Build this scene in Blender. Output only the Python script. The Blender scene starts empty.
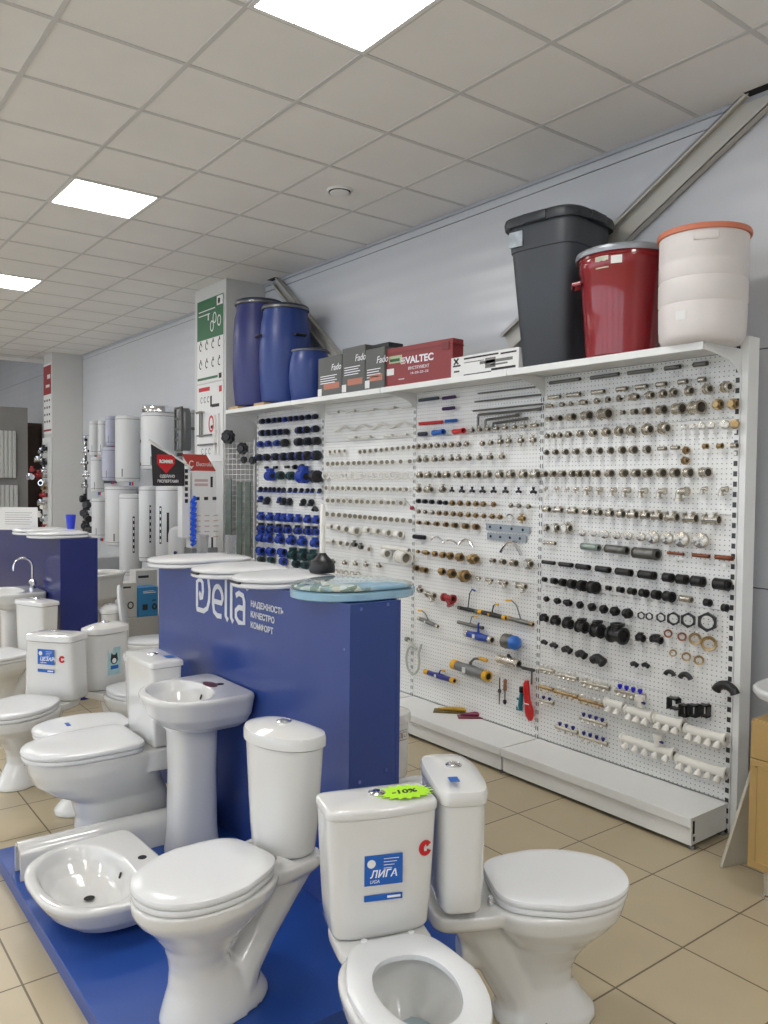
import bpy, bmesh, math, random
from mathutils import Vector, Matrix
random.seed(7)
PI = math.pi
S = bpy.context.scene
COL = S.collection

# ------------------------------------------------------------------ camera
F_PX = 806.6; YAW, PIT, ROL = .6527, -.0359, .0107; CAM_H = 1.70
_cy, _sy, _cp, _sp = math.cos(YAW), math.sin(YAW), math.cos(PIT), math.sin(PIT)
FWD = Vector((_sy*_cp, _cy*_cp, _sp)); _r = Vector((_cy, -_sy, 0)); _u = _r.cross(FWD)
RT = math.cos(ROL)*_r + math.sin(ROL)*_u; UP = -math.sin(ROL)*_r + math.cos(ROL)*_u
cd = bpy.data.cameras.new('camera'); cam = bpy.data.objects.new('camera', cd); COL.objects.link(cam)
cd.sensor_fit = 'HORIZONTAL'; cd.sensor_width = 36; cd.lens = F_PX/768*36; cd.clip_start = .05; cd.clip_end = 100
cam.matrix_world = Matrix(((RT.x, UP.x, -FWD.x, 0), (RT.y, UP.y, -FWD.y, 0), (RT.z, UP.z, -FWD.z, CAM_H), (0, 0, 0, 1)))
S.camera = cam
# ------------------------------------------------------------------ world, exposure
w = bpy.data.worlds.new('world'); S.world = w; w.use_nodes = True
w.node_tree.nodes['Background'].inputs[0].default_value = (.80, .88, 1, 1)
w.node_tree.nodes['Background'].inputs[1].default_value = 1.6
S.view_settings.view_transform = 'Standard'; S.view_settings.look = 'None'
S.view_settings.gamma = 1; S.view_settings.use_curve_mapping = False
S.view_settings.exposure = 0.36
PANEL_EMIT = 19.0
LAMP_XY = [(x, y) for x in (1.908, -1.092, -4.092) for y in (-3.219, -.219, 2.781, 5.781, 8.781, 11.781)]

# ------------------------------------------------------------------ helpers
def at(px, py, x=None, y=None, z=None):
    """world point seen at a photo pixel, on a plane x= / y= / z="""
    d = FWD + RT*((px-384)/F_PX) + UP*((512-py)/F_PX)
    t = x/d.x if x is not None else (y/d.y if y is not None else (z-CAM_H)/d.z)
    return Vector((0, 0, CAM_H)) + d*t
def lin(c): c /= 255; return c/12.92 if c <= .04045 else ((c+.055)/1.055)**2.4
def rgb(r, g, b): return (lin(r), lin(g), lin(b), 1)
MATS = {}
def mat(name, col, rough=.5, metal=0, noise=0, nscale=8, bump=0, bscale=60, coat=0, emit=0, trans=0, spec=.5):
    if name in MATS: return MATS[name]
    m = bpy.data.materials.new(name); m.use_nodes = True; nt = m.node_tree; b = nt.nodes['Principled BSDF']
    b.inputs['Base Color'].default_value = col; b.inputs['Roughness'].default_value = rough; b.inputs['Metallic'].default_value = metal
    b.inputs['Coat Weight'].default_value = coat; b.inputs['Transmission Weight'].default_value = trans
    b.inputs['Specular IOR Level'].default_value = spec
    tc = nt.nodes.new('ShaderNodeTexCoord')
    n = nt.nodes.new('ShaderNodeTexNoise'); n.inputs['Scale'].default_value = nscale; n.inputs['Detail'].default_value = 4
    nt.links.new(tc.outputs['Object'], n.inputs['Vector'])
    mx = nt.nodes.new('ShaderNodeMixRGB'); mx.blend_type = 'MULTIPLY'; mx.inputs[0].default_value = 1
    rp = nt.nodes.new('ShaderNodeValToRGB'); k = 1-noise
    rp.color_ramp.elements[0].color = (k, k, k, 1); rp.color_ramp.elements[0].position = .3; rp.color_ramp.elements[1].position = .7
    nt.links.new(n.outputs['Fac'], rp.inputs[0]); nt.links.new(rp.outputs[0], mx.inputs[2]); mx.inputs[1].default_value = col
    nt.links.new(mx.outputs[0], b.inputs['Base Color'])
    if bump:
        n2 = nt.nodes.new('ShaderNodeTexNoise'); n2.inputs['Scale'].default_value = bscale; nt.links.new(tc.outputs['Object'], n2.inputs['Vector'])
        bp = nt.nodes.new('ShaderNodeBump'); bp.inputs['Strength'].default_value = bump; bp.inputs['Distance'].default_value = .002
        nt.links.new(n2.outputs['Fac'], bp.inputs['Height']); nt.links.new(bp.outputs[0], b.inputs['Normal'])
    if emit:
        b.inputs['Emission Color'].default_value = col; b.inputs['Emission Strength'].default_value = emit
    MATS[name] = m; return m
def node_math(nt, op, a, b=None, c=None):
    n = nt.nodes.new('ShaderNodeMath'); n.operation = op
    for i, v in enumerate((a, b, c)):
        if v is None: continue
        if hasattr(v, 'links'): nt.links.new(v, n.inputs[i])
        else: n.inputs[i].default_value = v
    return n.outputs[0]

CER = mat('white_ceramic', (.70, .70, .685, 1), .10, coat=.6, noise=.015, nscale=3)
SEATP = mat('white_seat_plastic', (.74, .75, .76, 1), .2, noise=.01)
CHR = mat('chrome', (.75, .75, .77, 1), .12, 1)
WMET = mat('white_powder_metal', (.81, .82, .81, 1), .35, noise=.02)
BLUEP = mat('blue_laminate', rgb(46, 70, 138), .22, noise=.06, nscale=2, spec=.5)
BLUEF = mat('blue_platform_board', rgb(34, 76, 158), .28, noise=.12, nscale=3)
BLK = mat('black_plastic', (.012, .012, .014, 1), .35)
DRK = mat('dark_gap', (.01, .01, .01, 1), .8)
NICK = mat('nickel', rgb(204, 198, 186), .27, .85, noise=.1, nscale=30)
BRASS = mat('brass', rgb(172, 146, 104), .3, .9, noise=.1, nscale=30)
COPP = mat('copper', rgb(150, 95, 72), .38, .8, noise=.1)
STEEL = mat('grey_steel', rgb(128, 128, 124), .38, .8, noise=.2, nscale=20)
CAST = mat('black_cast_iron', rgb(54, 54, 54), .36, .4, noise=.2, nscale=20)
PPR = mat('white_polypropylene', (.80, .785, .73, 1), .4, noise=.03)
PEB = mat('blue_compression_plastic', rgb(28, 62, 160), .35)
PEK = mat('navy_black_plastic', rgb(20, 24, 38), .35)
PEG = mat('dark_green_plastic', rgb(20, 58, 62), .35)
REDM = mat('red_enamel', rgb(150, 28, 34), .3)
YEL = mat('yellow_plastic', rgb(225, 170, 30), .4)
ZINC = mat('zinc_plate', rgb(150, 156, 160), .35, .7, noise=.15, nscale=30)
WPAP = mat('white_paper', (.78, .78, .77, 1), .7)
TEXTW = mat('white_print', (.85, .86, .9, 1), .5)
TEXTK = mat('black_print', (.02, .02, .02, 1), .6)
BLUST = mat('blue_sticker', rgb(22, 92, 180), .35)
REDST = mat('red_sticker', rgb(195, 35, 40), .35)
GALV = mat('pale_tube', rgb(150, 165, 158), .3, .6)

def new_obj(name, me, parent=None, m=None, smooth=False):
    o = bpy.data.objects.new(name, me); COL.objects.link(o)
    if parent: o.parent = parent
    if m is not None and not me.materials:
        for q in (m if isinstance(m, (list, tuple)) else [m]): me.materials.append(q)
    if smooth:
        for p in me.polygons: p.use_smooth = True
    return o
def obj(name, bm, m=None, parent=None, smooth=True, angle=40):
    me = bpy.data.meshes.new(name); bmesh.ops.recalc_face_normals(bm, faces=bm.faces); bm.to_mesh(me); bm.free()
    if smooth:
        for p in me.polygons: p.use_smooth = True
        try: me.set_sharp_from_angle(angle=math.radians(angle))
        except Exception: pass
    return new_obj(name, me, parent, m)
def thing(name, label, cat, loc=(0, 0, 0), rz=0, group=None):
    o = bpy.data.objects.new(name, None); COL.objects.link(o); o.location = loc; o.rotation_euler = (0, 0, rz)
    o.empty_display_size = .05; tag(o, label, cat, group); return o
def tag(o, label=None, cat=None, group=None, kind=None):
    for k, v in (('label', label), ('category', cat), ('group', group), ('kind', kind)):
        if v: o[k] = v
    return o
def struct(name, bm, m, smooth=False): return tag(obj(name, bm, m, None, smooth), kind='structure')
def B(): return bmesh.new()
def box(bm, x0, x1, y0, y1, z0, z1, bev=0, mi=0, M=None):
    r = bmesh.ops.create_cube(bm, size=1); vs = r['verts']
    for v in vs:
        v.co = Vector(((x0+x1)/2+v.co.x*(x1-x0), (y0+y1)/2+v.co.y*(y1-y0), (z0+z1)/2+v.co.z*(z1-z0)))
    fs = set(f for v in vs for f in v.link_faces)
    if bev:
        g = bmesh.ops.bevel(bm, geom=list(set(e for f in fs for e in f.edges)), offset=bev, segments=2, affect='EDGES', profile=.5)
        fs = set(g['faces']) | set(f for f in fs if f.is_valid)
    vs = set(v for f in fs for v in f.verts)
    for f in fs: f.material_index = mi
    if M is not None:
        for v in vs: v.co = M @ v.co
    return bm
def loft(bm, rings, cap0=True, cap1=True, mi=0, closed=True, M=None):
    L = []
    for r in rings:
        L.append([bm.verts.new(M @ Vector(p) if M is not None else Vector(p)) for p in r])
    n = len(L[0])
    for a, b in zip(L, L[1:]):
        for i in range(n if closed else n-1):
            j = (i+1) % n
            f = bm.faces.new((a[i], a[j], b[j], b[i])); f.material_index = mi
    if cap0: f = bm.faces.new(L[0][::-1]); f.material_index = mi
    if cap1: f = bm.faces.new(L[-1]); f.material_index = mi
    return bm
def frame(d):
    d = d.normalized(); a = Vector((0, 0, 1)) if abs(d.z) < .9 else Vector((1, 0, 0))
    u = d.cross(a).normalized(); return u, d.cross(u).normalized()
def tube(bm, pts, r, n=10, mi=0, caps=True):
    pts = [Vector(p) for p in pts]; rings = []
    rr = r if isinstance(r, (list, tuple)) else [r]*len(pts)
    u = None
    for i, p in enumerate(pts):
        d = (pts[min(i+1, len(pts)-1)]-pts[max(i-1, 0)]).normalized()
        if u is None: u, v = frame(d)
        else:
            u = (u-d*u.dot(d)).normalized(); v = d.cross(u).normalized()
        rings.append([p+rr[i]*(math.cos(2*PI*k/n)*u+math.sin(2*PI*k/n)*v) for k in range(n)])
    return loft(bm, rings, caps, caps, mi)
def lathe(bm, prof, n=24, axis='Z', c=(0, 0, 0), mi=0, cap0=True, cap1=True):
    """prof: (radius, position along the axis)"""
    c = Vector(c); rings = []
    for r, h in prof:
        ring = []
        for k in range(n):
            a = 2*PI*k/n; p, q = r*math.cos(a), r*math.sin(a)
            ring.append(c+Vector({'Z': (p, q, h), 'Y': (p, h, q), 'X': (h, p, q)}[axis]))
        rings.append(ring)
    return loft(bm, rings, cap0, cap1, mi)
def sell(a, b, e=2.0, n=48, cx=0, cy=0, z=0, e2=None, bb=None):
    """superellipse; e2 / bb: exponent and half-length of the back (-y) half"""
    out = []
    for k in range(n):
        t = 2*PI*k/n; c, s = math.cos(t), math.sin(t)
        ee = e if s >= 0 or e2 is None else e2; B_ = b if s >= 0 or bb is None else bb
        out.append((cx+a*math.copysign(abs(c)**(2/ee), c), cy+B_*math.copysign(abs(s)**(2/ee), s), z))
    return out
def slab(bm, a, b, bb, z0, z1, e=2.2, e2=4, cy=0, rnd=.008, dome=0, n=48, cx=0, mi=0, tp=0):
    rings = []
    for ins, z in ((rnd, z0), (rnd*.3, z0+rnd*.3), (0, z0+rnd), (0, z1-rnd), (rnd*.3, z1-rnd*.3), (rnd, z1)):
        rings.append(sell(a-ins, b-ins, e, n, cx, cy, z, e2, bb-ins))
    if dome:
        for f, d in ((.8, .6), (.5, .9), (.2, 1)): rings.append(sell(a*f, b*f, e, n, cx, cy, z1+dome*d, e2, bb*f))
    if tp: rings = [[(cx+(x-cx)*(1-tp*max(0, (cy-y)/bb)), y, q) for x, y, q in r] for r in rings]
    return loft(bm, rings, mi=mi)
def mesh_remesh(bm, voxel=.007, it=5, name='body'):
    me = bpy.data.meshes.new('tmp'); bmesh.ops.recalc_face_normals(bm, faces=bm.faces); bm.to_mesh(me); bm.free()
    o = bpy.data.objects.new('tmp', me); COL.objects.link(o)
    r = o.modifiers.new('r', 'REMESH'); r.mode = 'VOXEL'; r.voxel_size = voxel; r.use_smooth_shade = True
    s = o.modifiers.new('s', 'SMOOTH'); s.factor = .5; s.iterations = it
    dg = bpy.context.evaluated_depsgraph_get(); out = bpy.data.meshes.new_from_object(o.evaluated_get(dg)); out.name = name
    bpy.data.objects.remove(o); bpy.data.meshes.remove(me)
    for p in out.polygons: p.use_smooth = True
    return out
FONT_CACHE = {}
def text(name, body, size, m, M, parent=None, width=None, bold=0, shear=0, align='LEFT', ext=.0004):
    """flat printed lettering lying in the local XY plane, placed with matrix M"""
    cu = bpy.data.curves.new('t', 'FONT'); cu.body = body; cu.size = size; cu.offset = bold; cu.shear = shear; cu.align_x = align; cu.extrude = ext; cu.resolution_u = 3
    o = bpy.data.objects.new('t', cu); COL.objects.link(o)
    dg = bpy.context.evaluated_depsgraph_get(); dg.update(); me = bpy.data.meshes.new_from_object(o.evaluated_get(dg))
    bpy.data.objects.remove(o); bpy.data.curves.remove(cu)
    if width:
        xs = [v.co.x for v in me.vertices]; s = width/(max(xs)-min(xs))
        for v in me.vertices: v.co.x *= s
    me.transform(M); me.materials.clear()
    return new_obj(name, me, parent, m)
def face_M(o, right, up):
    """matrix whose local x runs along `right`, y along `up`, at origin o"""
    r, u = Vector(right).normalized(), Vector(up).normalized(); n = r.cross(u)
    return Matrix(((r.x, u.x, n.x, o[0]), (r.y, u.y, n.y, o[1]), (r.z, u.z, n.z, o[2]), (0, 0, 0, 1)))
def quad(bm, M, x0, x1, y0, y1, t=.0006, mi=0): return box(bm, x0, x1, y0, y1, 0, t, mi=mi, M=M)
def ribbon(bm, pts, wd, M, t=.001, mi=0):
    """flat stroke of width wd along 2-D points"""
    L, R_ = [], []
    P = [Vector((p[0], p[1])) for p in pts]
    for i, p in enumerate(P):
        d = (P[min(i+1, len(P)-1)]-P[max(i-1, 0)]).normalized(); nn = Vector((-d.y, d.x))*wd/2
        L.append(p+nn); R_.append(p-nn)
    rings = [[(a.x, a.y, 0), (b.x, b.y, 0), (b.x, b.y, t), (a.x, a.y, t)] for a, b in zip(L, R_)]
    return loft(bm, rings, M=M, mi=mi)
def arc(cx, cy, rx, ry, a0, a1, n=16): return [(cx+rx*math.cos(math.radians(a0+(a1-a0)*i/n)), cy+ry*math.sin(math.radians(a0+(a1-a0)*i/n))) for i in range(n+1)]
def dup(root, loc=None, rz=None, label=None, group=None, scale=None):
    r = root.copy(); COL.objects.link(r)
    if loc is not None: r.location = loc
    if rz is not None: r.rotation_euler = (0, 0, rz)
    if scale is not None: r.scale = scale
    if label: r['label'] = label
    if group: r['group'] = group
    for ch in list(root.children):
        c = ch.copy(); COL.objects.link(c); c.parent = r
        for g in ch.children:
            d = g.copy(); COL.objects.link(d); d.parent = c
    return r
ORD = ['zeroth', 'first', 'second', 'third', 'fourth', 'fifth', 'sixth', 'seventh', 'eighth', 'ninth', 'tenth', 'eleventh', 'twelfth', 'thirteenth', 'fourteenth', 'fifteenth', 'sixteenth', 'seventeenth', 'eighteenth', 'nineteenth', 'twentieth']

# ================================================================== THE ROOM
CEIL = 3.676; WX = 4.0; X0, X1, Y0, Y1 = -6.0, WX, -5.0, 20.0
# floor: beige tiles 0.4 m with thin darker joints
def floor_mat():
    m = bpy.data.materials.new('beige_floor_tiles'); m.use_nodes = True; nt = m.node_tree; b = nt.nodes['Principled BSDF']
    g = nt.nodes.new('ShaderNodeTexCoord'); sp = nt.nodes.new('ShaderNodeSeparateXYZ'); nt.links.new(g.outputs['Object'], sp.inputs[0])
    T = .400
    def cell(o, off):
        a = node_math(nt, 'DIVIDE', node_math(nt, 'SUBTRACT', o, off), T)
        fr = node_math(nt, 'FRACT', a); d = node_math(nt, 'ABSOLUTE', node_math(nt, 'SUBTRACT', fr, .5))
        return d, node_math(nt, 'FLOOR', a)
    dx, ix = cell(sp.outputs[0], FX); dy, iy = cell(sp.outputs[1], FY)
    ln = node_math(nt, 'GREATER_THAN', node_math(nt, 'MAXIMUM', dx, dy), .5-.0036/T)
    cb = nt.nodes.new('ShaderNodeCombineXYZ'); nt.links.new(ix, cb.inputs[0]); nt.links.new(iy, cb.inputs[1])
    wn = nt.nodes.new('ShaderNodeTexWhiteNoise'); nt.links.new(cb.outputs[0], wn.inputs['Vector'])
    n = nt.nodes.new('ShaderNodeTexNoise'); n.inputs['Scale'].default_value = 5; n.inputs['Detail'].default_value = 6; nt.links.new(g.outputs['Object'], n.inputs['Vector'])
    v = node_math(nt, 'ADD', node_math(nt, 'MULTIPLY', wn.outputs['Value'], .05), node_math(nt, 'MULTIPLY', n.outputs['Fac'], .14))
    v = node_math(nt, 'ADD', v, .86)
    mx = nt.nodes.new('ShaderNodeMixRGB'); mx.inputs[1].default_value = FLOOR_C; mx.inputs[2].default_value = rgb(104, 90, 66); nt.links.new(ln, mx.inputs[0])
    ml = nt.nodes.new('ShaderNodeMixRGB'); ml.blend_type = 'MULTIPLY'; ml.inputs[0].default_value = 1; nt.links.new(mx.outputs[0], ml.inputs[1]); nt.links.new(v, ml.inputs[2])
    nt.links.new(ml.outputs[0], b.inputs['Base Color']); b.inputs['Roughness'].default_value = .32
    bp = nt.nodes.new('ShaderNodeBump'); bp.inputs['Strength'].default_value = .4; bp.inputs['Distance'].default_value = .002; bp.invert = True
    nt.links.new(ln, bp.inputs['Height']); nt.links.new(bp.outputs[0], b.inputs['Normal'])
    return m
_p = at(739.9, 913.3, z=0); FX, FY = _p.x, _p.y; FLOOR_C = rgb(188, 174, 145)
bm = B(); box(bm, X0, X1, Y0, Y1, -.1, 0); struct('floor', bm, floor_mat())
# ceiling: suspended tiles on a T-bar grid, stops at y=14.2
GX, GY = 1.008, 3.681; CY1 = 14.15
TILE = mat('ceiling_tile', (.87, .865, .86, 1), .9, noise=.05, nscale=2, bump=.15, bscale=120)
TBAR = mat('ceiling_tbar', (.62, .62, .62, 1), .55)
xs = [GX+.6*i for i in range(-11, 6)]; ys = [GY+.6*j for j in range(-14, 18)]
lampcells = set((round((x-GX)/.6-.5), round((y-GY)/.6-.5)) for x, y in LAMP_XY)
bm = B()
x_edges = [X0]+[x for x in xs if X0 < x < X1]+[X1]; y_edges = [Y0]+[y for y in ys if Y0 < y < CY1]+[CY1]
for a, b_ in zip(x_edges, x_edges[1:]):
    for c, d in zip(y_edges, y_edges[1:]):
        if (round(((a+b_)/2-GX)/.6-.5), round(((c+d)/2-GY)/.6-.5)) in lampcells and b_-a > .5: continue
        box(bm, a+.002, b_-.002, c+.002, d-.002, CEIL, CEIL+.02)
struct('ceiling', bm, TILE)
bm = B()
for x in xs:
    if X0 < x < X1: box(bm, x-.012, x+.012, Y0, CY1, CEIL-.004, CEIL+.012)
for y in ys:
    if Y0 < y < CY1: box(bm, X0, X1, y-.012, y+.012, CEIL-.0035, CEIL+.011)
struct('ceiling_grid', bm, TBAR)
bm = B(); box(bm, X0, X1, CY1, CY1+.06, CEIL-.05, 5.2); struct('trim_3', bm, TILE)
bm = B(); box(bm, X0, X1, CY1, Y1, 5.2, 5.3)
for y in (15, 16.4, 17.8): box(bm, X0, X1, y-.06, y+.06, 4.9, 5.2)
struct('ceiling_deck', bm, mat('dark_roof_deck', rgb(70, 68, 64), .7))
# right wall: sandwich panels 1.2 m high with dark seams and fine ribs
def wall_mat():
    m = bpy.data.materials.new('sandwich_panel'); m.use_nodes = True; nt = m.node_tree; b = nt.nodes['Principled BSDF']
    g = nt.nodes.new('ShaderNodeTexCoord'); sp = nt.nodes.new('ShaderNodeSeparateXYZ'); nt.links.new(g.outputs['Object'], sp.inputs[0])
    n = nt.nodes.new('ShaderNodeTexNoise'); n.inputs['Scale'].default_value = 1.2; nt.links.new(g.outputs['Object'], n.inputs['Vector'])
    mp = nt.nodes.new('ShaderNodeMixRGB'); mp.inputs[1].default_value = rgb(200, 203, 208); mp.inputs[2].default_value = rgb(208, 211, 216); nt.links.new(n.outputs['Fac'], mp.inputs[0])
    nt.links.new(mp.outputs[0], b.inputs['Base Color']); b.inputs['Roughness'].default_value = .27
    wv = node_math(nt, 'SINE', node_math(nt, 'MULTIPLY', sp.outputs[2], 2*PI/.15))
    n3 = nt.nodes.new('ShaderNodeTexNoise'); n3.inputs['Scale'].default_value = 3; nt.links.new(g.outputs['Object'], n3.inputs['Vector'])
    h = node_math(nt, 'ADD', wv, node_math(nt, 'MULTIPLY', n3.outputs['Fac'], 2.5))
    bp = nt.nodes.new('ShaderNodeBump'); bp.inputs['Strength'].default_value = .35; bp.inputs['Distance'].default_value = .004
    nt.links.new(h, bp.inputs['Height']); nt.links.new(bp.outputs[0], b.inputs['Normal'])
    return m
WALLM = wall_mat()
bm = B()
for z0, z1 in ((0, 1.182), (1.188, 2.395), (2.401, 3.597), (3.603, 5.3)): box(bm, WX, WX+.1, Y0, Y1, z0, z1)
box(bm, WX+.008, WX+.09, Y0, Y1, 0, 5.3, mi=1)
o = struct('wall_right', bm, [WALLM, DRK])
bm = B(); box(bm, WX-.02, WX-.0005, Y0, CY1, CEIL-.024, CEIL-.001); struct('trim_1', bm, mat('wall_angle_trim', rgb(176, 180, 186), .4))
PLAST = mat('painted_plaster', (.62, .62, .61, 1), .75, noise=.04, nscale=1.5, bump=.1)
bm = B(); box(bm, X0-.1, X0, Y0, Y1, 0, .3); box(bm, X0-.1, X0, Y0, Y1, 3.3, 5.3)
for yy in (-5, -2, 1, 4, 7, 10, 13, 16, 19.8): box(bm, X0-.1, X0, yy, yy+.2, .3, 3.3)  # unseen wall, openings added so sky light fills the room
struct('wall_left', bm, PLAST)
bm = B(); box(bm, X0, X1, Y0-.1, Y0, 0, 5.3); struct('wall_back', bm, PLAST)
bm = B(); box(bm, X0, X1, Y1, Y1+.1, 0, 5.3); struct('wall_far', bm, mat('far_panel_wall', rgb(198, 190, 182), .6, noise=.05))
# columns standing against the right wall
bm = B(); box(bm, 3.57, WX-.001, 7.236, 7.96, 0, CEIL-.001, bev=.004); struct('wall_column_near', bm, PLAST)
bm = B(); box(bm, 3.535, WX-.001, 13.15, 13.62, 0, CEIL-.001, bev=.004); struct('wall_column_far', bm, PLAST)
# grey display wall with the radiators and brown door beyond
bm = B(); box(bm, 1.2, 3.50, 14.5, 14.62, 0, 2.90); struct('wall_partition_far', bm, mat('grey_partition_paint', rgb(150, 148, 146), .7, noise=.04))
bm = B(); box(bm, 3.4, 3.998, 15.55, 15.6, 0, 2.72); box(bm, 3.45, 3.95, 15.53, 15.55, .05, 2.66, bev=.01); struct('door_1', bm, mat('brown_door', rgb(72, 50, 38), .5, noise=.2))

# ================================================================== LIGHTS IN THE CEILING
EMIT = mat('led_diffuser', (1, .985, .96, 1), .5, emit=PANEL_EMIT)
FRAME = mat('lamp_frame_white', (.8, .8, .8, 1), .4)
where = {2.781: 'nearest the camera, above the blue displays', 5.781: 'over the middle aisle, second row back', 8.781: 'farthest visible, at the left frame edge'}
first = None
for x, y in LAMP_XY:
    lb = 'square white LED ceiling panel '+where.get(y, 'behind the other lit panels in its row')
    if x < 0 or y < 0 or y > 9: lb = 'square white LED ceiling panel out of the picture, in the same tile grid'
    if first is None:
        first = thing('ceiling_light', lb, 'ceiling light', (x, y, CEIL), 0, 'LED ceiling panels')
        bm = B()
        for s in (-1, 1):
            box(bm, -.299, .299, s*.2875-.011, s*.2875+.011, -.008, .02); box(bm, s*.2875-.011, s*.2875+.011, -.277, .277, -.008, .02)
        obj('frame', bm, FRAME, first, False)
        bm = B(); box(bm, -.277, .277, -.277, .277, -.004, .014); obj('diffuser', bm, EMIT, first, False)
    else: dup(first, (x, y, CEIL), 0, lb)
t = thing('ceiling_vent', 'small round white ceiling valve disc in a tile near the wall', 'air vent', (3.10, 4.585, CEIL))
bm = B(); lathe(bm, [(.088, -.001), (.088, -.012), (.082, -.018), (.074, -.012), (.074, -.001)], 32); obj('ring', bm, FRAME, t)
bm = B(); lathe(bm, [(.02, -.001), (.02, -.014), (.066, -.018), (.066, -.024), (.05, -.03), (.0, -.032)], 32, cap1=False); obj('disc', bm, FRAME, t)
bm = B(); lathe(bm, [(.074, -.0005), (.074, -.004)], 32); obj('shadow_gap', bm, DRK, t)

for x, y in ((-1.0, 16.0), (1.0, 17.5)):  # unseen panels added to brighten the far wall beyond the ceiling
    q = dup(first, (x, y, 4.3), 0, 'added square LED panel under the open roof, unseen, brightening the far wall'); bm = B(); tube(bm, [(.2, .2, .02), (.2, .2, .9)], .004, 6); tube(bm, [(-.2, -.2, .02), (-.2, -.2, .9)], .004, 6); obj('added_panel_hanger', bm, STEEL, q)
# diagonal steel braces on the wall
def brace(label, a, b_, wd=.10):
    a, b_ = Vector(a), Vector(b_); d = (b_-a).normalized(); L = (b_-a).length
    t = thing('steel_brace', label, 'brace', a)
    side = Vector((-1, 0, 0)); up = d.cross(side).normalized()
    M = Matrix(((d.x, up.x, side.x, 0), (d.y, up.y, side.y, 0), (d.z, up.z, side.z, 0), (0, 0, 0, 1)))
    bm = B()
    box(bm, 0, L, -wd/2, wd/2, 0, .006, M=M); box(bm, 0, L, -wd/2, -wd/2+.006, 0, .05, M=M); box(bm, 0, L, wd/2-.006, wd/2, 0, .05, M=M)
    box(bm, 0, L, -wd/2, -wd/2+.02, .044, .05, M=M); box(bm, 0, L, wd/2-.02, wd/2, .044, .05, M=M)
    obj('channel', bm, mat('brace_paint', rgb(196, 194, 186), .5), t, False)
    bm = B(); box(bm, -.07, .03, -wd*.75, wd*.75, CEIL-a[2]-.0015, CEIL-a[2]+.001); obj('ceiling_cutout', bm, DRK, t, False)
    return t
brace('long diagonal white steel brace above the rubbish bin, reaching the ceiling', (3.988, 2.08, 3.668), (3.988, 3.85, 2.64), .15)
brace('thinner diagonal steel brace rising from behind the blue barrels', (3.988, 6.98, 3.668), (3.988, 5.72, 2.66), .10)

# ================================================================== THE SHELVING RUN
BX = 3.72          # face of the perforated boards
BF = 3.39          # front of base shelf and top shelf
SH = 2.36         # top of the top shelf
SEAM = [2.055, 3.285, 4.49, 5.70, 6.87]
def peg_mat():
    m = bpy.data.materials.new('perforated_white_board'); m.use_nodes = True; nt = m.node_tree; b = nt.nodes['Principled BSDF']
    g = nt.nodes.new('ShaderNodeTexCoord'); sp = nt.nodes.new('ShaderNodeSeparateXYZ'); nt.links.new(g.outputs['Object'], sp.inputs[0])
    P = .025
    fy = node_math(nt, 'ABSOLUTE', node_math(nt, 'SUBTRACT', node_math(nt, 'FRACT', node_math(nt, 'DIVIDE', sp.outputs[1], P)), .5))
    fz = node_math(nt, 'ABSOLUTE', node_math(nt, 'SUBTRACT', node_math(nt, 'FRACT', node_math(nt, 'DIVIDE', sp.outputs[2], P)), .5))
    hole = node_math(nt, 'MULTIPLY', node_math(nt, 'LESS_THAN', fy, .12), node_math(nt, 'LESS_THAN', fz, .09))
    mx = nt.nodes.new('ShaderNodeMixRGB'); mx.inputs[1].default_value = (.84, .845, .83, 1); mx.inputs[2].default_value = (.14, .14, .14, 1)
    nt.links.new(hole, mx.inputs[0]); nt.links.new(mx.outputs[0], b.inputs['Base Color']); b.inputs['Roughness'].default_value = .42
    return m
PEGM = peg_mat()
def slot_mat(off=.0075, hw=.0035):
    m = bpy.data.materials.new('slotted_white_upright'); m.use_nodes = True; nt = m.node_tree; b = nt.nodes['Principled BSDF']
    g = nt.nodes.new('ShaderNodeTexCoord'); sp = nt.nodes.new('ShaderNodeSeparateXYZ'); nt.links.new(g.outputs['Object'], sp.inputs[0])
    fz = node_math(nt, 'FRACT', node_math(nt, 'DIVIDE', sp.outputs[2], .05))
    d = node_math(nt, 'ABSOLUTE', node_math(nt, 'ADD', node_math(nt, 'ABSOLUTE', sp.outputs[1]), -off))
    hole = node_math(nt, 'MULTIPLY', node_math(nt, 'LESS_THAN', fz, .5), node_math(nt, 'LESS_THAN', d, hw))
    mx = nt.nodes.new('ShaderNodeMixRGB'); mx.inputs[1].default_value = (.81, .82, .81, 1); mx.inputs[2].default_value = (.04, .04, .04, 1)
    nt.links.new(hole, mx.inputs[0]); nt.links.new(mx.outputs[0], b.inputs['Base Color']); b.inputs['Roughness'].default_value = .35
    return m
SLOTM = slot_mat(); SLOTW = slot_mat(.0, .010)
bayname = ['right-hand shelving bay with nickel and black fittings, ending at the wood vanity', 'shelving bay with valves and cutters, left of the right-hand bay', 'shelving bay with rows of white plastic pipe fittings', 'left-hand shelving bay with blue and black compression fittings']
bays = []
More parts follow.
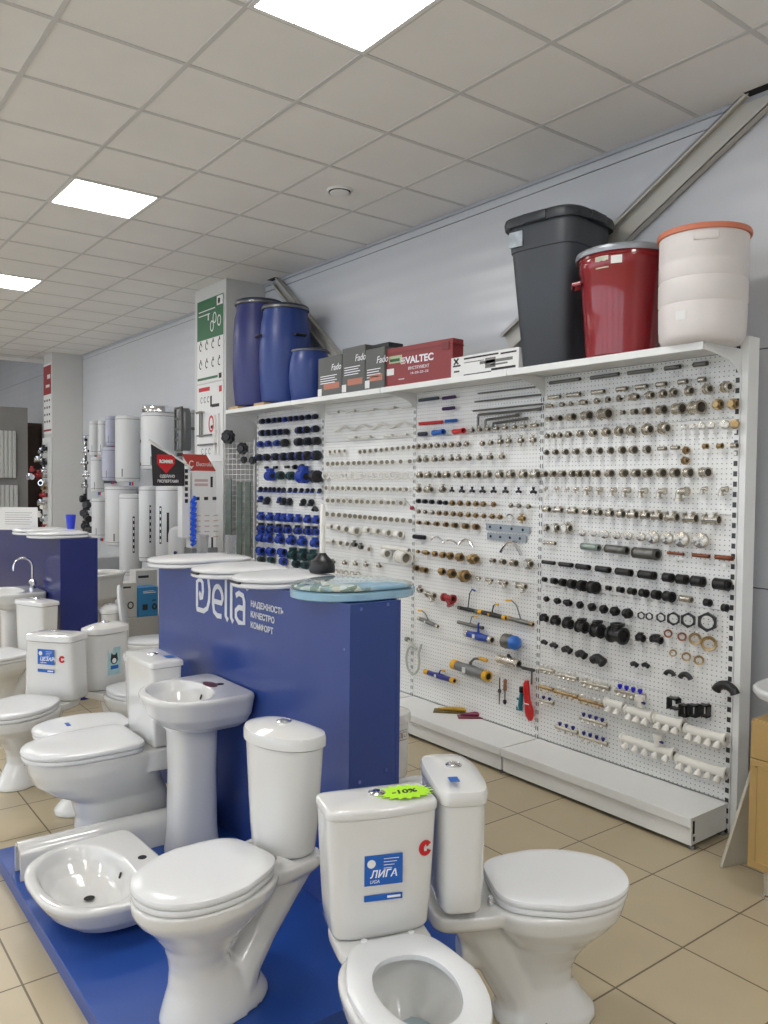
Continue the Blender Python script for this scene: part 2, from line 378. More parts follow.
for k in range(4):
    y0, y1 = SEAM[k], SEAM[k+1]; W_ = y1-y0
    t = thing('shelving_bay', 'white perforated '+bayname[k], 'shelving', (BF, y0, 0), 0, 'white perforated shelving bays'); bays.append(t)
    X = lambda x: x-BF
    bm = B()
    for z0, z1 in ((.158, .62), (.623, 1.09), (1.093, 1.56), (1.563, 2.03), (2.033, SH-.013)): box(bm, X(BX), X(BX)+.012, .031, (W_-.031 if k == 3 else W_), z0, z1)
    obj('back_panel', bm, PEGM, t, False)
    bm = B(); box(bm, X(BX)-.004, X(BX)+.06, -.0145, .0145, .002, 2.40 if k == 0 else 2.362); obj('upright', bm, SLOTW if k == 0 else SLOTM, t, False).location = (0, .0155, 0)
    if k == 3:
        bm = B(); box(bm, X(BX)-.004, X(BX)+.06, -.0145, .0145, .002, 2.362); o = obj('upright', bm, SLOTM, t, False); o.location = (0, W_-.0155, 0)
    bm = B()
    box(bm, 0, X(BX)-.006, .006, W_-.006, .14, .155); box(bm, -.003, .012, .004, W_-.004, .11, .157, bev=.003)
    obj('base_shelf', bm, WMET, t, False)
    bm = B(); box(bm, .012, .024, .010, W_-.010, .022, .139); obj('kick_plate', bm, WMET, t, False)
    bm = B(); box(bm, .03, X(BX)-.01, .012, .03, .022, .139); obj('base_side', bm, WMET, t, False)
    bm = B(); lathe(bm, [(.022, 0), (.018, .01), (.007, .016), (.007, .04)], 14, c=(.045, .025, .001)); obj('foot', bm, STEEL, t)
    bm = B(); lathe(bm, [(.022, 0), (.018, .01), (.007, .016), (.007, .04)], 14, c=(X(BX)-.03, .025, .001)); obj('foot', bm, STEEL, t)
    bm = B(); ov = .012 if k else 0
    box(bm, 0, X(BX)-.005, .002, W_-.002, SH-.012, SH); box(bm, -.003, .014, .002, W_-.002, SH-.036, SH+.001, bev=.003)
    obj('top_shelf', bm, WMET, t, False)
    def bracket(y):
        pr = [(X(BX)-.002, SH-.013), (.02, SH-.013), (.02, SH-.035), (.12, SH-.045), (.22, SH-.062), (.29, SH-.095), (X(BX)-.002, SH-.13)]
        bm = B(); loft(bm, [[(x, y-.002, z) for x, z in pr], [(x, y+.002, z) for x, z in pr]]); return obj('bracket', bm, WMET, t, False)
    bracket(.0035)
    if k == 3: bracket(W_-.006)
# slotted end cover at the camera end of the run
bm = B(); box(bm, X(BX)+.0, X(BX)+.10, -.034, -.0005, .002, 2.42, bev=.002); obj('end_cover', bm, WMET, bays[0], False)
# small gap marks on the kick end
bm = B(); box(bm, .026, .038, .008, .011, .075, .135); box(bm, .03, .04, .007, .0105, .04, .06); obj('slot', bm, DRK, bays[0], False)

# ------------------------------------------------------------------ fittings: prototypes, unit size, long axis y (camera end at -y)
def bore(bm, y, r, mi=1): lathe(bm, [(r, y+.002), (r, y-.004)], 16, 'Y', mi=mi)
def k_nipple(bm):
    pr = [(.62, -1)]
    pr = [(.7, -.7), (.7, -.98), (.98, -1)]
    for i in range(5): pr += [(1.0, -1+.04*i+.01), (.9, -1+.04*i+.03)]
    pr += [(.98, -.78), (.98, .78)]
    for i in range(5): pr += [(.9, .8+.04*i), (1, .82+.04*i)]
    pr += [(.9, 1)]
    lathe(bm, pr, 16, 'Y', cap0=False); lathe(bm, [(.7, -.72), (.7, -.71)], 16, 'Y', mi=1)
def k_coupling(bm):
    lathe(bm, [(.72, -.5), (.72, -1), (1, -1), (1, -.72), (.88, -.68), (.88, .62), (1, .68), (1, 1)], 18, 'Y', cap0=False)
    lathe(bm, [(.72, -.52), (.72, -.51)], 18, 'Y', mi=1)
def k_hexnipple(bm):
    lathe(bm, [(.5, -.6), (.5, -1), (.72, -1), (.76, -.9), (.68, -.85), (.76, -.75), (.68, -.7), (.74, -.3), (.74, .3), (.68, .7), (.76, .75), (.68, .85), (.76, 1)], 14, 'Y', cap0=False)
    lathe(bm, [(.5, -.62), (.5, -.61)], 14, 'Y', mi=1); lathe(bm, [(.95, -.28), (1.05, -.22), (1.05, .22), (.95, .28)], 6, 'Y')
def k_reducer(bm):
    lathe(bm, [(.75, -.6), (.75, -1), (1, -1), (1, -.35), (.9, -.3), (.66, .1), (.6, .15), (.6, .6), (.72, .65), (.72, 1)], 18, 'Y', cap0=False)
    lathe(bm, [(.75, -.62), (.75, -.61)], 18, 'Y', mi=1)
def k_tee(bm):
    lathe(bm, [(.55, -.7), (.55, -1), (.78, -1), (.78, -.72), (.62, -.68), (.62, .68), (.78, .72), (.78, 1)], 16, 'Y', cap0=False)
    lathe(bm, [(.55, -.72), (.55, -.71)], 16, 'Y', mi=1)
    lathe(bm, [(.58, 0), (.58, .75), (.74, .79), (.74, 1.05), (.5, 1.05), (.5, .8)], 16, 'Z', c=(0, 0, 0))
def k_tee_down(bm):
    k_tee(bm)
    for v in bm.verts: v.co.z *= -1
def k_cross(bm):
    k_tee(bm); lathe(bm, [(.58, 0), (.58, -.75), (.74, -.79), (.74, -1.05)], 16, 'Z')
    lathe(bm, [(.58, 0), (.58, -.6), (.74, -.64), (.74, -.9)], 16, 'X')
def k_elbow(bm):
    pts = [(0, -.95, .35), (0, -.5, .35)]+[(0, -.1+.45*math.sin(a), -.1+.45*math.cos(a)) for a in [PI/2*i/5 for i in range(6)]]+[(0, .35, -.8)]
    tube(bm, pts, .46, 14)
    lathe(bm, [(.4, -.62), (.4, -1), (.62, -1), (.62, -.72), (.46, -.68)], 16, 'Y', c=(0, 0, .35), cap0=False); lathe(bm, [(.4, -.64), (.4, -.63)], 16, 'Y', c=(0, 0, .35), mi=1)
    lathe(bm, [(.46, -.55), (.62, -.6), (.62, -.95), (.4, -.95)], 16, 'Z', c=(0, .35, 0))
def k_bend(bm):
    pts = [(0, 1.0*math.cos(a), -.75+1.0*math.sin(a)) for a in [math.radians(25+130*i/12) for i in range(13)]]
    tube(bm, pts, .40, 16)
    for i in (0, 6, 12):
        p = Vector(pts[i]); q = Vector(pts[min(i+1, 12)]) if i < 12 else Vector(pts[11]); d = (q-p).normalized()
        tube(bm, [p-d*.03, p+d*.03], .43, 16)
    p = Vector(pts[-1]); d = (p-Vector(pts[-2])).normalized(); tube(bm, [p+d*.031, p+d*.033], .33, 16, mi=1)
def k_elbow45(bm):
    pts = [(0, -.95, -.25), (0, -.2, .12), (0, .25, .12), (0, .95, -.25)]
    tube(bm, pts, [.62, .66, .66, .6], 14); d = Vector((0, -.75, -.37)).normalized()
    p = Vector(pts[0]); tube(bm, [p-d*.12, p+d*.06], .72, 14); tube(bm, [p+d*.061, p+d*.063], .55, 14, mi=1)
    tube(bm, [(0, .0, .12), (0, .06, .12)], .72, 14)
def k_nut(bm):      # ring seen face on, axis x
    for n, s in ((6, 1),):
        o_, i_ = [], []
        for k in range(24):
            a = 2*PI*k/24; h = 1/math.cos(((a+PI/6) % (PI/3))-PI/6)*.88
            o_.append((h*math.cos(a), h*math.sin(a))); i_.append((.66*math.cos(a), .66*math.sin(a)))
        R4 = [[(x, *p) for p in q] for x, q in ((-.2, i_), (-.2, o_), (.2, o_), (.2, i_))]
        loft(bm, R4+[R4[0]], False, False); bmesh.ops.remove_doubles(bm, verts=bm.verts, dist=1e-5)
def k_ring(bm):
    pr = [(.62, -.25), (.9, -.3), (1, -.1), (1, .2), (.62, .2), (.62, -.25)]
    lathe(bm, pr, 24, 'X', cap0=False, cap1=False); bmesh.ops.remove_doubles(bm, verts=bm.verts, dist=1e-5)
def k_plug(bm):     # cap face on, cross slot
    lathe(bm, [(.0, -.34), (.8, -.34), (.95, -.26), (1, -.1), (1, .25), (.85, .4)], 20, 'X', cap0=False)
    for a in (PI/4, -PI/4): box(bm, -.43, -.33, -.8, .8, -.13, .13, M=Matrix.Rotation(a, 4, 'X'))
def k_ytee(bm):
    lathe(bm, [(.32, -.8), (.32, -1), (.52, -1), (.52, -.7), (.38, -.66), (.38, .66), (.52, .7), (.52, 1)], 12, 'Y', cap0=False); lathe(bm, [(.32, -.82), (.32, -.81)], 12, 'Y', mi=1)
    tube(bm, [(0, .25, .05), (0, -.35, -.75)], .36, 14); tube(bm, [(0, -.33, -.72), (0, -.45, -.9)], .48, 8)
def k_valve(bm):    # small valve: body and stub on top
    lathe(bm, [(.4, -.75), (.4, -1), (.62, -1), (.62, -.62), (.45, -.58), (.7, -.25), (.7, .25), (.45, .58), (.62, .62), (.62, 1)], 14, 'Y', cap0=False)
    lathe(bm, [(.4, -.77), (.4, -.76)], 14, 'Y', mi=1)
    lathe(bm, [(.3, .3), (.3, .75), (.5, .78), (.5, 1.1), (.35, 1.15)], 12, 'Z', c=(0, .05, 0))
def k_tap(bm):
    k_valve(bm); tube(bm, [(0, .0, 0), (-.1, -.1, -.7), (-.2, -.15, -1.3)], [.35, .32, .28], 10)
    box(bm, -.14, .14, -.9, .9, 1.12, 1.35, bev=.08)
def k_saddle(bm):   # black angle tee with funnel top
    tube(bm, [(0, -1, -.55), (0, 0, -.2), (0, 1, -.55)], [.42, .5, .42], 12)
    lathe(bm, [(.5, -.3), (.32, .3), (.45, .5), (.45, .95), (.2, 1.0)], 12, 'Z')
    lathe(bm, [(.34, -1.05), (.34, -1.06)], 12, 'Y', c=(0, 0, -.58), mi=1)
def k_compress(bm): # compression coupler: fat ribbed nut ends
    def nut(y0, y1): 
        n = 24; rings = []
        for y, s in ((y0, .84), (y0+.06, 1), (y1-.06, 1), (y1, .9)):
            rings.append([((s if k % 2 else s*.93)*math.cos(2*PI*k/n), y, (s if k % 2 else s*.93)*math.sin(2*PI*k/n)) for k in range(n)])
        loft(bm, rings)
    nut(-.95, -.42); nut(.48, .95); lathe(bm, [(.90, -.43), (.90, .49)], 16, 'Y', mi=2); lathe(bm, [(.5, -.951), (.5, -.96)], 16, 'Y', mi=1)
def k_comptee(bm):
    k_compress(bm); lathe(bm, [(.5, .2), (.5, .9), (.75, .95), (.8, 1.5), (.6, 1.55)], 14, 'Z', mi=2)
def k_compelbow(bm):
    lathe(bm, [(.8, -.95), (.95, -.85), (.9, -.2), (.6, -.15), (.6, .35)], 16, 'Y', mi=0); lathe(bm, [(.5, -.951), (.5, -.96)], 16, 'Y', mi=1)
    lathe(bm, [(.6, .3), (.6, -.4), (.85, -.45), (.95, -1.2), (.8, -1.3)], 16, 'Z', c=(0, .2, 0), mi=2)
def k_spiral(bm):
    pr = []
    for i in range(12): y = -1+i*2/12; pr += [(.7, y), (1, y+.04), (1, y+.10), (.7, y+.14)]
    lathe(bm, pr, 12, 'Y')
def k_flange(bm):   # big black cap with lugs, axis x
    n = 32; R4 = []
    for x, s in ((-.3, .8), (-.36, .92), (.2, 1), (.3, .9)): R4.append([(x, (s if (k//2) % 2 else s*.9)*math.cos(2*PI*k/n), (s if (k//2) % 2 else s*.9)*math.sin(2*PI*k/n)) for k in range(n)])
    loft(bm, R4); lathe(bm, [(.5, -.36), (.45, -.5), (.2, -.52)], 16, 'X')
PROTO = {}; INSIDE_W = mat('shaded_plastic_bore', rgb(138, 132, 118), .6); INSIDE = mat('shaded_metal_bore', rgb(74, 70, 62), .6, .3)  # bore discs: shade inside the fittings painted into darker colours
KF = dict(nipple=k_nipple, coupling=k_coupling, hexnipple=k_hexnipple, reducer=k_reducer, tee=k_tee, teed=k_tee_down, cross=k_cross, elbow=k_elbow, bend=k_bend, elbow45=k_elbow45, nut=k_nut, ring=k_ring, plug=k_plug, ytee=k_ytee, valve=k_valve, tap=k_tap, saddle=k_saddle, compress=k_compress, comptee=k_comptee, compelbow=k_compelbow, spiral=k_spiral, flange=k_flange)
NAMES = dict(nipple='pipe_nipple', coupling='pipe_coupling', hexnipple='hex_nipple', reducer='reducer_fitting', tee='tee_fitting', teed='tee_fitting', cross='cross_fitting', elbow='elbow_fitting', bend='pipe_bend', elbow45='elbow_fitting', nut='hex_locknut', ring='ring_nut', plug='threaded_cap', ytee='line_strainer', valve='angle_valve', tap='water_tap', saddle='tee_fitting', compress='compression_coupler', comptee='compression_tee', compelbow='compression_elbow', spiral='spiral_sleeve', flange='flange_cap')
FACE = ('nut', 'ring', 'plug', 'flange')
def proto_mesh(kind, m, m2=None):
    key = (kind, m.name, m2.name if m2 else '')
    if key not in PROTO:
        bm = B(); KF[kind](bm); me = bpy.data.meshes.new(NAMES[kind]); bmesh.ops.recalc_face_normals(bm, faces=bm.faces); bm.to_mesh(me); bm.free()
        for p in me.polygons: p.use_smooth = True
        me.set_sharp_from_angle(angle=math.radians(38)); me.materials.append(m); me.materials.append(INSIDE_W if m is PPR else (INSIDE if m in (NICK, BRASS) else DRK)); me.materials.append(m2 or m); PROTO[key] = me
    return PROTO[key]
# a display hook with a little price tag, child of the bay
def hook_mesh():
    bm = B(); tube(bm, [(0, 0, 0), (-.9, 0, 0), (-1, 0, .06)], .045, 6); box(bm, -.02, 0, -.16, .16, -.12, .12)
    box(bm, -.99, -.97, -.36, .36, -1.55, -.95, mi=1); tube(bm, [(-.98, 0, 0), (-.98, 0, -1)], .03, 5)
    me = bpy.data.meshes.new('display_hook'); bm.to_mesh(me); bm.free(); me.materials.append(WMET); me.materials.append(WPAP); return me
HOOK = hook_mesh(); HK = [[], [], [], []]
SIDE = ['right-hand', 'valve', 'white-fittings', 'blue-fittings']
ROWN = [0, 0, 0, 0]
COUNT = [0, 0, 0, 0]
def row(bay, kind, m, desc, spans, ya, yb=None, dia=None, m2=None, hooks=True, cat='pipe fitting', same=False, newrow=True, off=None, rot=None):
    """one hanging row; spans: (x0, x1) pixel ends, ya..yb pixel height of first and last"""
    yb = ya if yb is None else yb
    if newrow: ROWN[bay] += 1; COUNT[bay] = 0
    rn = ROWN[bay]; N = len(spans); me = proto_mesh(kind, m, m2)
    xa, xb = sum(spans[0])/2, sum(spans[-1])/2
    for i, (x0, x1) in enumerate(spans):
        xm = (x0+x1)/2; f = 0 if N == 1 else (xm-xa)/(xb-xa); py = ya+(yb-ya)*f
        p = at(xm, py, x=BX-.05); dep = FWD.dot(p-Vector((0, 0, CAM_H))); ppm = F_PX/dep
        ln = abs(at(x0, py, x=BX-.05).y-at(x1, py, x=BX-.05).y)
        if kind in FACE: r = (x1-x0)/2/ppm/.80; s = (r, r, r)
        else:
            d = (dia if dia and not isinstance(dia, tuple) else (dia[0]+(dia[1]-dia[0])*f if dia else (x1-x0)*.78))
            r = d/2/ppm; hl = max(ln/2-r*.9*p.y/p.x, r*(.5 if kind != 'nipple' else .9), ln*.26)
            s = (r, hl, r) if kind not in ('elbow', 'bend', 'elbow45', 'saddle', 'ytee', 'compelbow') else (max(r, hl*.8),)*3
            if kind in ('tee', 'teed', 'cross', 'valve', 'tap', 'comptee'): s = (r/.8, hl, r/.8)
        rx = max(s[0], .012)
        o = bpy.data.objects.new(NAMES[kind], me); COL.objects.link(o); o.scale = s; 
        if rot is None: rot_ = {'coupling': -16, 'hexnipple': -14, 'reducer': -16, 'compress': -14, 'ring': 28, 'nut': 15, 'plug': 12, 'valve': -10}.get(kind, -4)
        else: rot_ = rot
        o.rotation_euler = (0, 0, math.radians(rot_+random.uniform(-3, 3)))
        cx = BX-max(.03, rx+.006) if off is None else BX-off
        q = at(xm, py, x=cx); o.location = q
        COUNT[bay] += 1; n = COUNT[bay]
        od = ORD[n] if n <= 20 else 'twenty-'+ORD[n-20]
        tag(o, f"{desc}, {od} from left, row {rn}, {SIDE[bay]} board", cat, f"{desc} row on the {SIDE[bay]} board")
        if hooks: HK[bay].append((q, s, cx))
def C(cs, wd): return [(c-wd/2, c+wd/2) for c in cs]
def lsp(a, b_, n, wd): return [(a+(b_-a)*i/(n-1)-wd/2, a+(b_-a)*i/(n-1)+wd/2) for i in range(n)]
# ---------------- right-hand board
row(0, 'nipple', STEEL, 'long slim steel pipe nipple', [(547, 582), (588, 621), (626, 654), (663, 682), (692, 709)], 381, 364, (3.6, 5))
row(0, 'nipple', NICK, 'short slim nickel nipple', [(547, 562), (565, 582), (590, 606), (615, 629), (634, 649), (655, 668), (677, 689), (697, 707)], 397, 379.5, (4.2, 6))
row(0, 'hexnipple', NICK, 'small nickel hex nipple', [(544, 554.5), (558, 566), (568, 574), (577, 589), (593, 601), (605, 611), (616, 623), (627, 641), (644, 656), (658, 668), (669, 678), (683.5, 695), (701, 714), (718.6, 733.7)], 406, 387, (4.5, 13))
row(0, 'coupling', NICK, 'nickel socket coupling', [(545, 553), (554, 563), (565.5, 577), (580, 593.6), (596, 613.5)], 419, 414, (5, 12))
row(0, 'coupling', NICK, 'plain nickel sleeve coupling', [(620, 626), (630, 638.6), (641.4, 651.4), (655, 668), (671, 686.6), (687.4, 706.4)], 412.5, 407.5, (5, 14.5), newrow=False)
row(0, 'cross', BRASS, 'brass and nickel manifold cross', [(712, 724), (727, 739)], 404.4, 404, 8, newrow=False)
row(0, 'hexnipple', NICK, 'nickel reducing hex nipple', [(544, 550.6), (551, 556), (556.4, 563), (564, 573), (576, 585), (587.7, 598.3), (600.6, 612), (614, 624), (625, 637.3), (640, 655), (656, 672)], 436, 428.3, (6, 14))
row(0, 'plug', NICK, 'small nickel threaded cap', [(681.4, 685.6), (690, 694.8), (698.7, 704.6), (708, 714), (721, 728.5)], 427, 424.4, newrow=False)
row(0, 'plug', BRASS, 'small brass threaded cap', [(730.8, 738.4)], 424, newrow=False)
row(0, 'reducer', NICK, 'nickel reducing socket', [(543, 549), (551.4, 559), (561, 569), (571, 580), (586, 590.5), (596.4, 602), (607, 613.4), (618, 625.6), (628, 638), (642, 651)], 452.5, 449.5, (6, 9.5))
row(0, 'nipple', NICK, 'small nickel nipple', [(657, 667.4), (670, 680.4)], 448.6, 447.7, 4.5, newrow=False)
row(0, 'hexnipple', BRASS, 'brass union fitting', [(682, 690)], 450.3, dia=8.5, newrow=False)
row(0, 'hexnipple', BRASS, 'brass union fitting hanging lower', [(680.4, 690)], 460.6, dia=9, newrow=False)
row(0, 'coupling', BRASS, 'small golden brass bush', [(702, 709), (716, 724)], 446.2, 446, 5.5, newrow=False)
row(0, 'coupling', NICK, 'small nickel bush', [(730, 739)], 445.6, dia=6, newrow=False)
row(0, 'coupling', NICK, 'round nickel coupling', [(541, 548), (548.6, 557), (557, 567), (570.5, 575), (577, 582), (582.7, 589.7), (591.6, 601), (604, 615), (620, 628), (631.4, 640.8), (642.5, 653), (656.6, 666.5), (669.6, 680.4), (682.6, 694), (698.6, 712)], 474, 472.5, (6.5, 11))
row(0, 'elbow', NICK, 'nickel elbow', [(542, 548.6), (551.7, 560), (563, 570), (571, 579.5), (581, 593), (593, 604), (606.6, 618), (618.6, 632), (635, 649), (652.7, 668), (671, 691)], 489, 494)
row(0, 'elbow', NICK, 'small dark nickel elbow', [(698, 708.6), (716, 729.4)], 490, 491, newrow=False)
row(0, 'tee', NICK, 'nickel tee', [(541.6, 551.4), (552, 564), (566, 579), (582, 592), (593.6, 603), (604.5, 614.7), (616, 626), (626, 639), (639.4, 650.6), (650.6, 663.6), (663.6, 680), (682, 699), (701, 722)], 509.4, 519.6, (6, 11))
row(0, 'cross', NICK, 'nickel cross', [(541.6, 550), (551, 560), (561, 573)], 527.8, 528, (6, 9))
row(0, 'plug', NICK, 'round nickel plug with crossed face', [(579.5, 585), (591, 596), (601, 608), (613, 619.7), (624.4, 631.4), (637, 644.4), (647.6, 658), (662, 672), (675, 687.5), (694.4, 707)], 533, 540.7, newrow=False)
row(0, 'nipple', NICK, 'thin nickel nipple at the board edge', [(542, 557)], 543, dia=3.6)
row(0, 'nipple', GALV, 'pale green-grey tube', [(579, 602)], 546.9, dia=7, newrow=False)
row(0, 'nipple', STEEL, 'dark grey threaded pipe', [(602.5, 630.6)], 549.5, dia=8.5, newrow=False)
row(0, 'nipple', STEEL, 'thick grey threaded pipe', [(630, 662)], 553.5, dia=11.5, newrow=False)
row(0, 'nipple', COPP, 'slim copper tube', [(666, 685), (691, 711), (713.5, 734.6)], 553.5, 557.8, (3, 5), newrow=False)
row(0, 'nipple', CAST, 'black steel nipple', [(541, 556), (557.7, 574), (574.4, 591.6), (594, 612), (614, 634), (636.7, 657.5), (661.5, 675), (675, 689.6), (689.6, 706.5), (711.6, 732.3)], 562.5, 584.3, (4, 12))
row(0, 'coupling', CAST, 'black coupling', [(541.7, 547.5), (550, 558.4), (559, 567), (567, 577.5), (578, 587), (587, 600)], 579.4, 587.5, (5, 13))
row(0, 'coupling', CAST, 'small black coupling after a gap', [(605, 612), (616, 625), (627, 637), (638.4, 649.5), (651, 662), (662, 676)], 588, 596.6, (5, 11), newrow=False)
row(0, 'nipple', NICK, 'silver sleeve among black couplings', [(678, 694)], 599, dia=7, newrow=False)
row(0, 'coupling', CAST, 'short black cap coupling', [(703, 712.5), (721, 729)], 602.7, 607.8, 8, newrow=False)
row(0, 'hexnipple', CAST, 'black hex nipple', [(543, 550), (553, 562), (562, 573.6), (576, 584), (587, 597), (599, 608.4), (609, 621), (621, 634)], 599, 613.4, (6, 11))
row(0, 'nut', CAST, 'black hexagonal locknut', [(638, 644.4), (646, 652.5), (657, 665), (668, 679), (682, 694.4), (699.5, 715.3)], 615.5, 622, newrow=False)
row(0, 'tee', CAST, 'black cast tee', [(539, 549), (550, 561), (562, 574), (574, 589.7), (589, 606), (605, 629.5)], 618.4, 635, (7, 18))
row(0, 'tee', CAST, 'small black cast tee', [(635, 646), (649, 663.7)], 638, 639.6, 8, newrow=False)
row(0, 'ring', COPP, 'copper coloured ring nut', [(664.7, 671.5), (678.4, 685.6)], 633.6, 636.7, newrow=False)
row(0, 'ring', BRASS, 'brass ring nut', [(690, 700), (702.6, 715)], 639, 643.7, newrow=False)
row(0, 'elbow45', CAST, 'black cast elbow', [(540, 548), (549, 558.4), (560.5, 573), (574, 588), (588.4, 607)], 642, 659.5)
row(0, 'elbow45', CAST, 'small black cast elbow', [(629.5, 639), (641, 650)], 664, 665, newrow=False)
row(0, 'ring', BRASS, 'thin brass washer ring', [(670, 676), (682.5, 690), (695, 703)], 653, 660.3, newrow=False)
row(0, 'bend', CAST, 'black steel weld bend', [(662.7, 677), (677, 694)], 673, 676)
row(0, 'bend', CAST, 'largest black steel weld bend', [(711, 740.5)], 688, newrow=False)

# ---------------- valve board
RUB = mat('purple_rubber', rgb(78, 48, 96), .5); GREYR = mat('slate_rubber', rgb(70, 78, 92), .5); BLUER = mat('blue_pe_sleeve', rgb(40, 105, 195), .5); REDR = mat('red_pe_sleeve', rgb(205, 45, 45), .5)
row(1, 'spiral', GREYR, 'slate grey spiral sleeve', [(417, 440)], 399.2, dia=3.5, cat='pipe sleeve')
row(1, 'spiral', RUB, 'purple spiral sleeve', [(440.6, 457)], 397.5, dia=3.5, newrow=False, cat='pipe sleeve')
for i, (x0, x1, ya, yb, r) in enumerate([(478, 538, 393.5, 386.5, .005), (475, 541, 401.8, 394.5, .006), (473, 543, 411, 403.8, .006)]):
    a, b_ = at(x0, ya, x=BX-.03), at(x1, yb, x=BX-.03)
    bm = B(); tube(bm, [(0, 0, 0), b_-a], r, 8); o = obj('chrome_rod', bm, STEEL); o.location = a
    tag(o, ['topmost straight chrome rod on the valve board', 'middle straight chrome rod on the valve board', 'lowest straight chrome rod on the valve board'][i], 'pipe', 'straight chrome rods on the valve board')
for i, (x0, x1, ya, yb, yd) in enumerate([(478, 540, 414.5, 409, 428), (485.5, 518, 419.5, 415.2, 428), (493, 527, 423, 418.5, 429)]):
    a = at(x0, yd, x=BX-.03); c1 = at(x0, ya+3, x=BX-.03); c2 = at(x0+3, ya, x=BX-.03); b_ = at(x1, yb, x=BX-.03)
    bm = B(); tube(bm, [(0, 0, 0), c1-a, (c1+c2)/2-a+Vector((0, .008, .008)), c2-a, b_-a], .0085, 8); tube(bm, [b_-a-Vector((0, -.02, 0)), b_-a-Vector((0, .004, 0))], .011, 8)
    o = obj('angled_pipe', bm, STEEL); o.location = a
    tag(o, ['longest L-shaped chrome pipe on the valve board', 'middle L-shaped chrome pipe on the valve board', 'shortest inner L-shaped chrome pipe on the valve board'][i], 'pipe', 'L-shaped chrome pipes')
row(1, 'spiral', RUB, 'purple spiral sleeve', [(441, 456)], 408.4, dia=3.5, cat='pipe sleeve')
row(1, 'spiral', REDR, 'thin red plastic sleeve', [(417, 444)], 422.9, dia=3.5, cat='pipe sleeve')
row(1, 'spiral', BLUER, 'thin blue plastic sleeve', [(444, 458)], 420.8, dia=3.5, newrow=False, cat='pipe sleeve')
row(1, 'spiral', GREYR, 'dark sleeve', [(417, 428)], 434, dia=4.5, cat='pipe sleeve')
row(1, 'coupling', BLUER, 'thick blue insulating sleeve', [(428.6, 448)], 432.3, dia=5.5, newrow=False, cat='pipe sleeve')
row(1, 'coupling', REDR, 'thick red insulating sleeve', [(449, 468.4)], 431.2, dia=5.5, newrow=False, cat='pipe sleeve')
row(1, 'valve', NICK, 'small nickel valve', [(469, 475), (476, 483), (484, 491.5), (492.6, 500), (501, 509), (511, 518), (519, 527.5), (529, 540)], 430.5, 425.5, 5.5, newrow=False)
row(1, 'hexnipple', NICK, 'small nickel union', [(415.6, 420.5), (421.5, 427), (427.6, 433), (434, 440.6), (442, 447), (448.6, 454.5), (455.5, 462), (463, 470)], 446.5, 444, 6)
row(1, 'hexnipple', NICK, 'nickel union after the gap', [(479, 486), (487, 494.5)], 443.5, 443, 6, newrow=False)
row(1, 'tap', NICK, 'nickel tap with lever', [(497, 504), (505, 512.5), (516.5, 525.5), (529, 537)], 441.5, 440, 7, newrow=False, cat='tap')
row(1, 'valve', NICK, 'nickel angle valve', [(417, 421.5), (423, 429), (431.5, 438), (439, 444.7), (449, 454), (455.5, 462), (465.7, 472), (476, 483), (486, 494.5), (498, 506)], 460, 457, 6.5)
row(1, 'tee', NICK, 'nickel tee', [(416.5, 423), (424, 432.3), (434, 441.5), (442, 451), (453.6, 460.5), (463, 471), (472, 481.5), (482.4, 492.6), (495.4, 504), (505.6, 515.7), (518.5, 527.8), (528.8, 541)], 475.5, 474.5, (6, 8.5))
row(1, 'valve', NICK, 'nickel mixing tee', [(416.5, 421), (422, 435), (438.8, 446.6)], 489.5, 489.5, 8)
row(1, 'saddle', PEK, 'black plastic saddle tee', [(448.4, 455.5), (457.4, 466.3), (468, 476.3), (478, 487), (489.3, 498), (501, 509.7), (514.5, 522.6), (528.8, 538)], 489.5, 490.5, newrow=False)
row(1, 'coupling', PEK, 'small black pipe plug', [(416, 421), (422, 428), (429, 434.5), (437.3, 442), (443, 448)], 501, 502.8, 4.6)
row(1, 'hexnipple', BRASS, 'brass compression joint', [(449.3, 455.5), (456.8, 463.8), (466, 471), (472.6, 479.5), (480, 487), (491, 496.3)], 503, 504.5, 6, newrow=False)
row(1, 'hexnipple', NICK, 'nickel reducing joint', [(508.4, 513.6), (516, 522), (525.4, 531.6)], 505.5, 506.5, 5.5, newrow=False)
row(1, 'hexnipple', NICK, 'nickel adapter', [(416.5, 421), (422.5, 428), (430, 435)], 511.5, 512.5, 5)
row(1, 'hexnipple', BRASS, 'gold brass adapter', [(436.4, 442), (443.4, 448.6), (450.4, 456.4), (457.3, 463.8), (465.6, 471.2), (472.5, 479), (481.4, 486.5), (488.9, 495.7), (497.2, 503.4)], 513, 517, 5.5, newrow=False)
row(1, 'ring', NICK, 'silver ring cap', [(506.5, 512.6)], 517.5, newrow=False)
row(1, 'tap', BRASS, 'small brass tap', [(517, 526.4)], 518.5, dia=6, newrow=False, cat='tap')
row(1, 'coupling', BRASS, 'brass stub coupling', [(416, 421.7), (424, 430.4), (432.8, 440), (443, 448.6), (451.2, 458.6), (461.6, 469.4), (472, 479.6)], 522.5, 527, (4, 6.5))
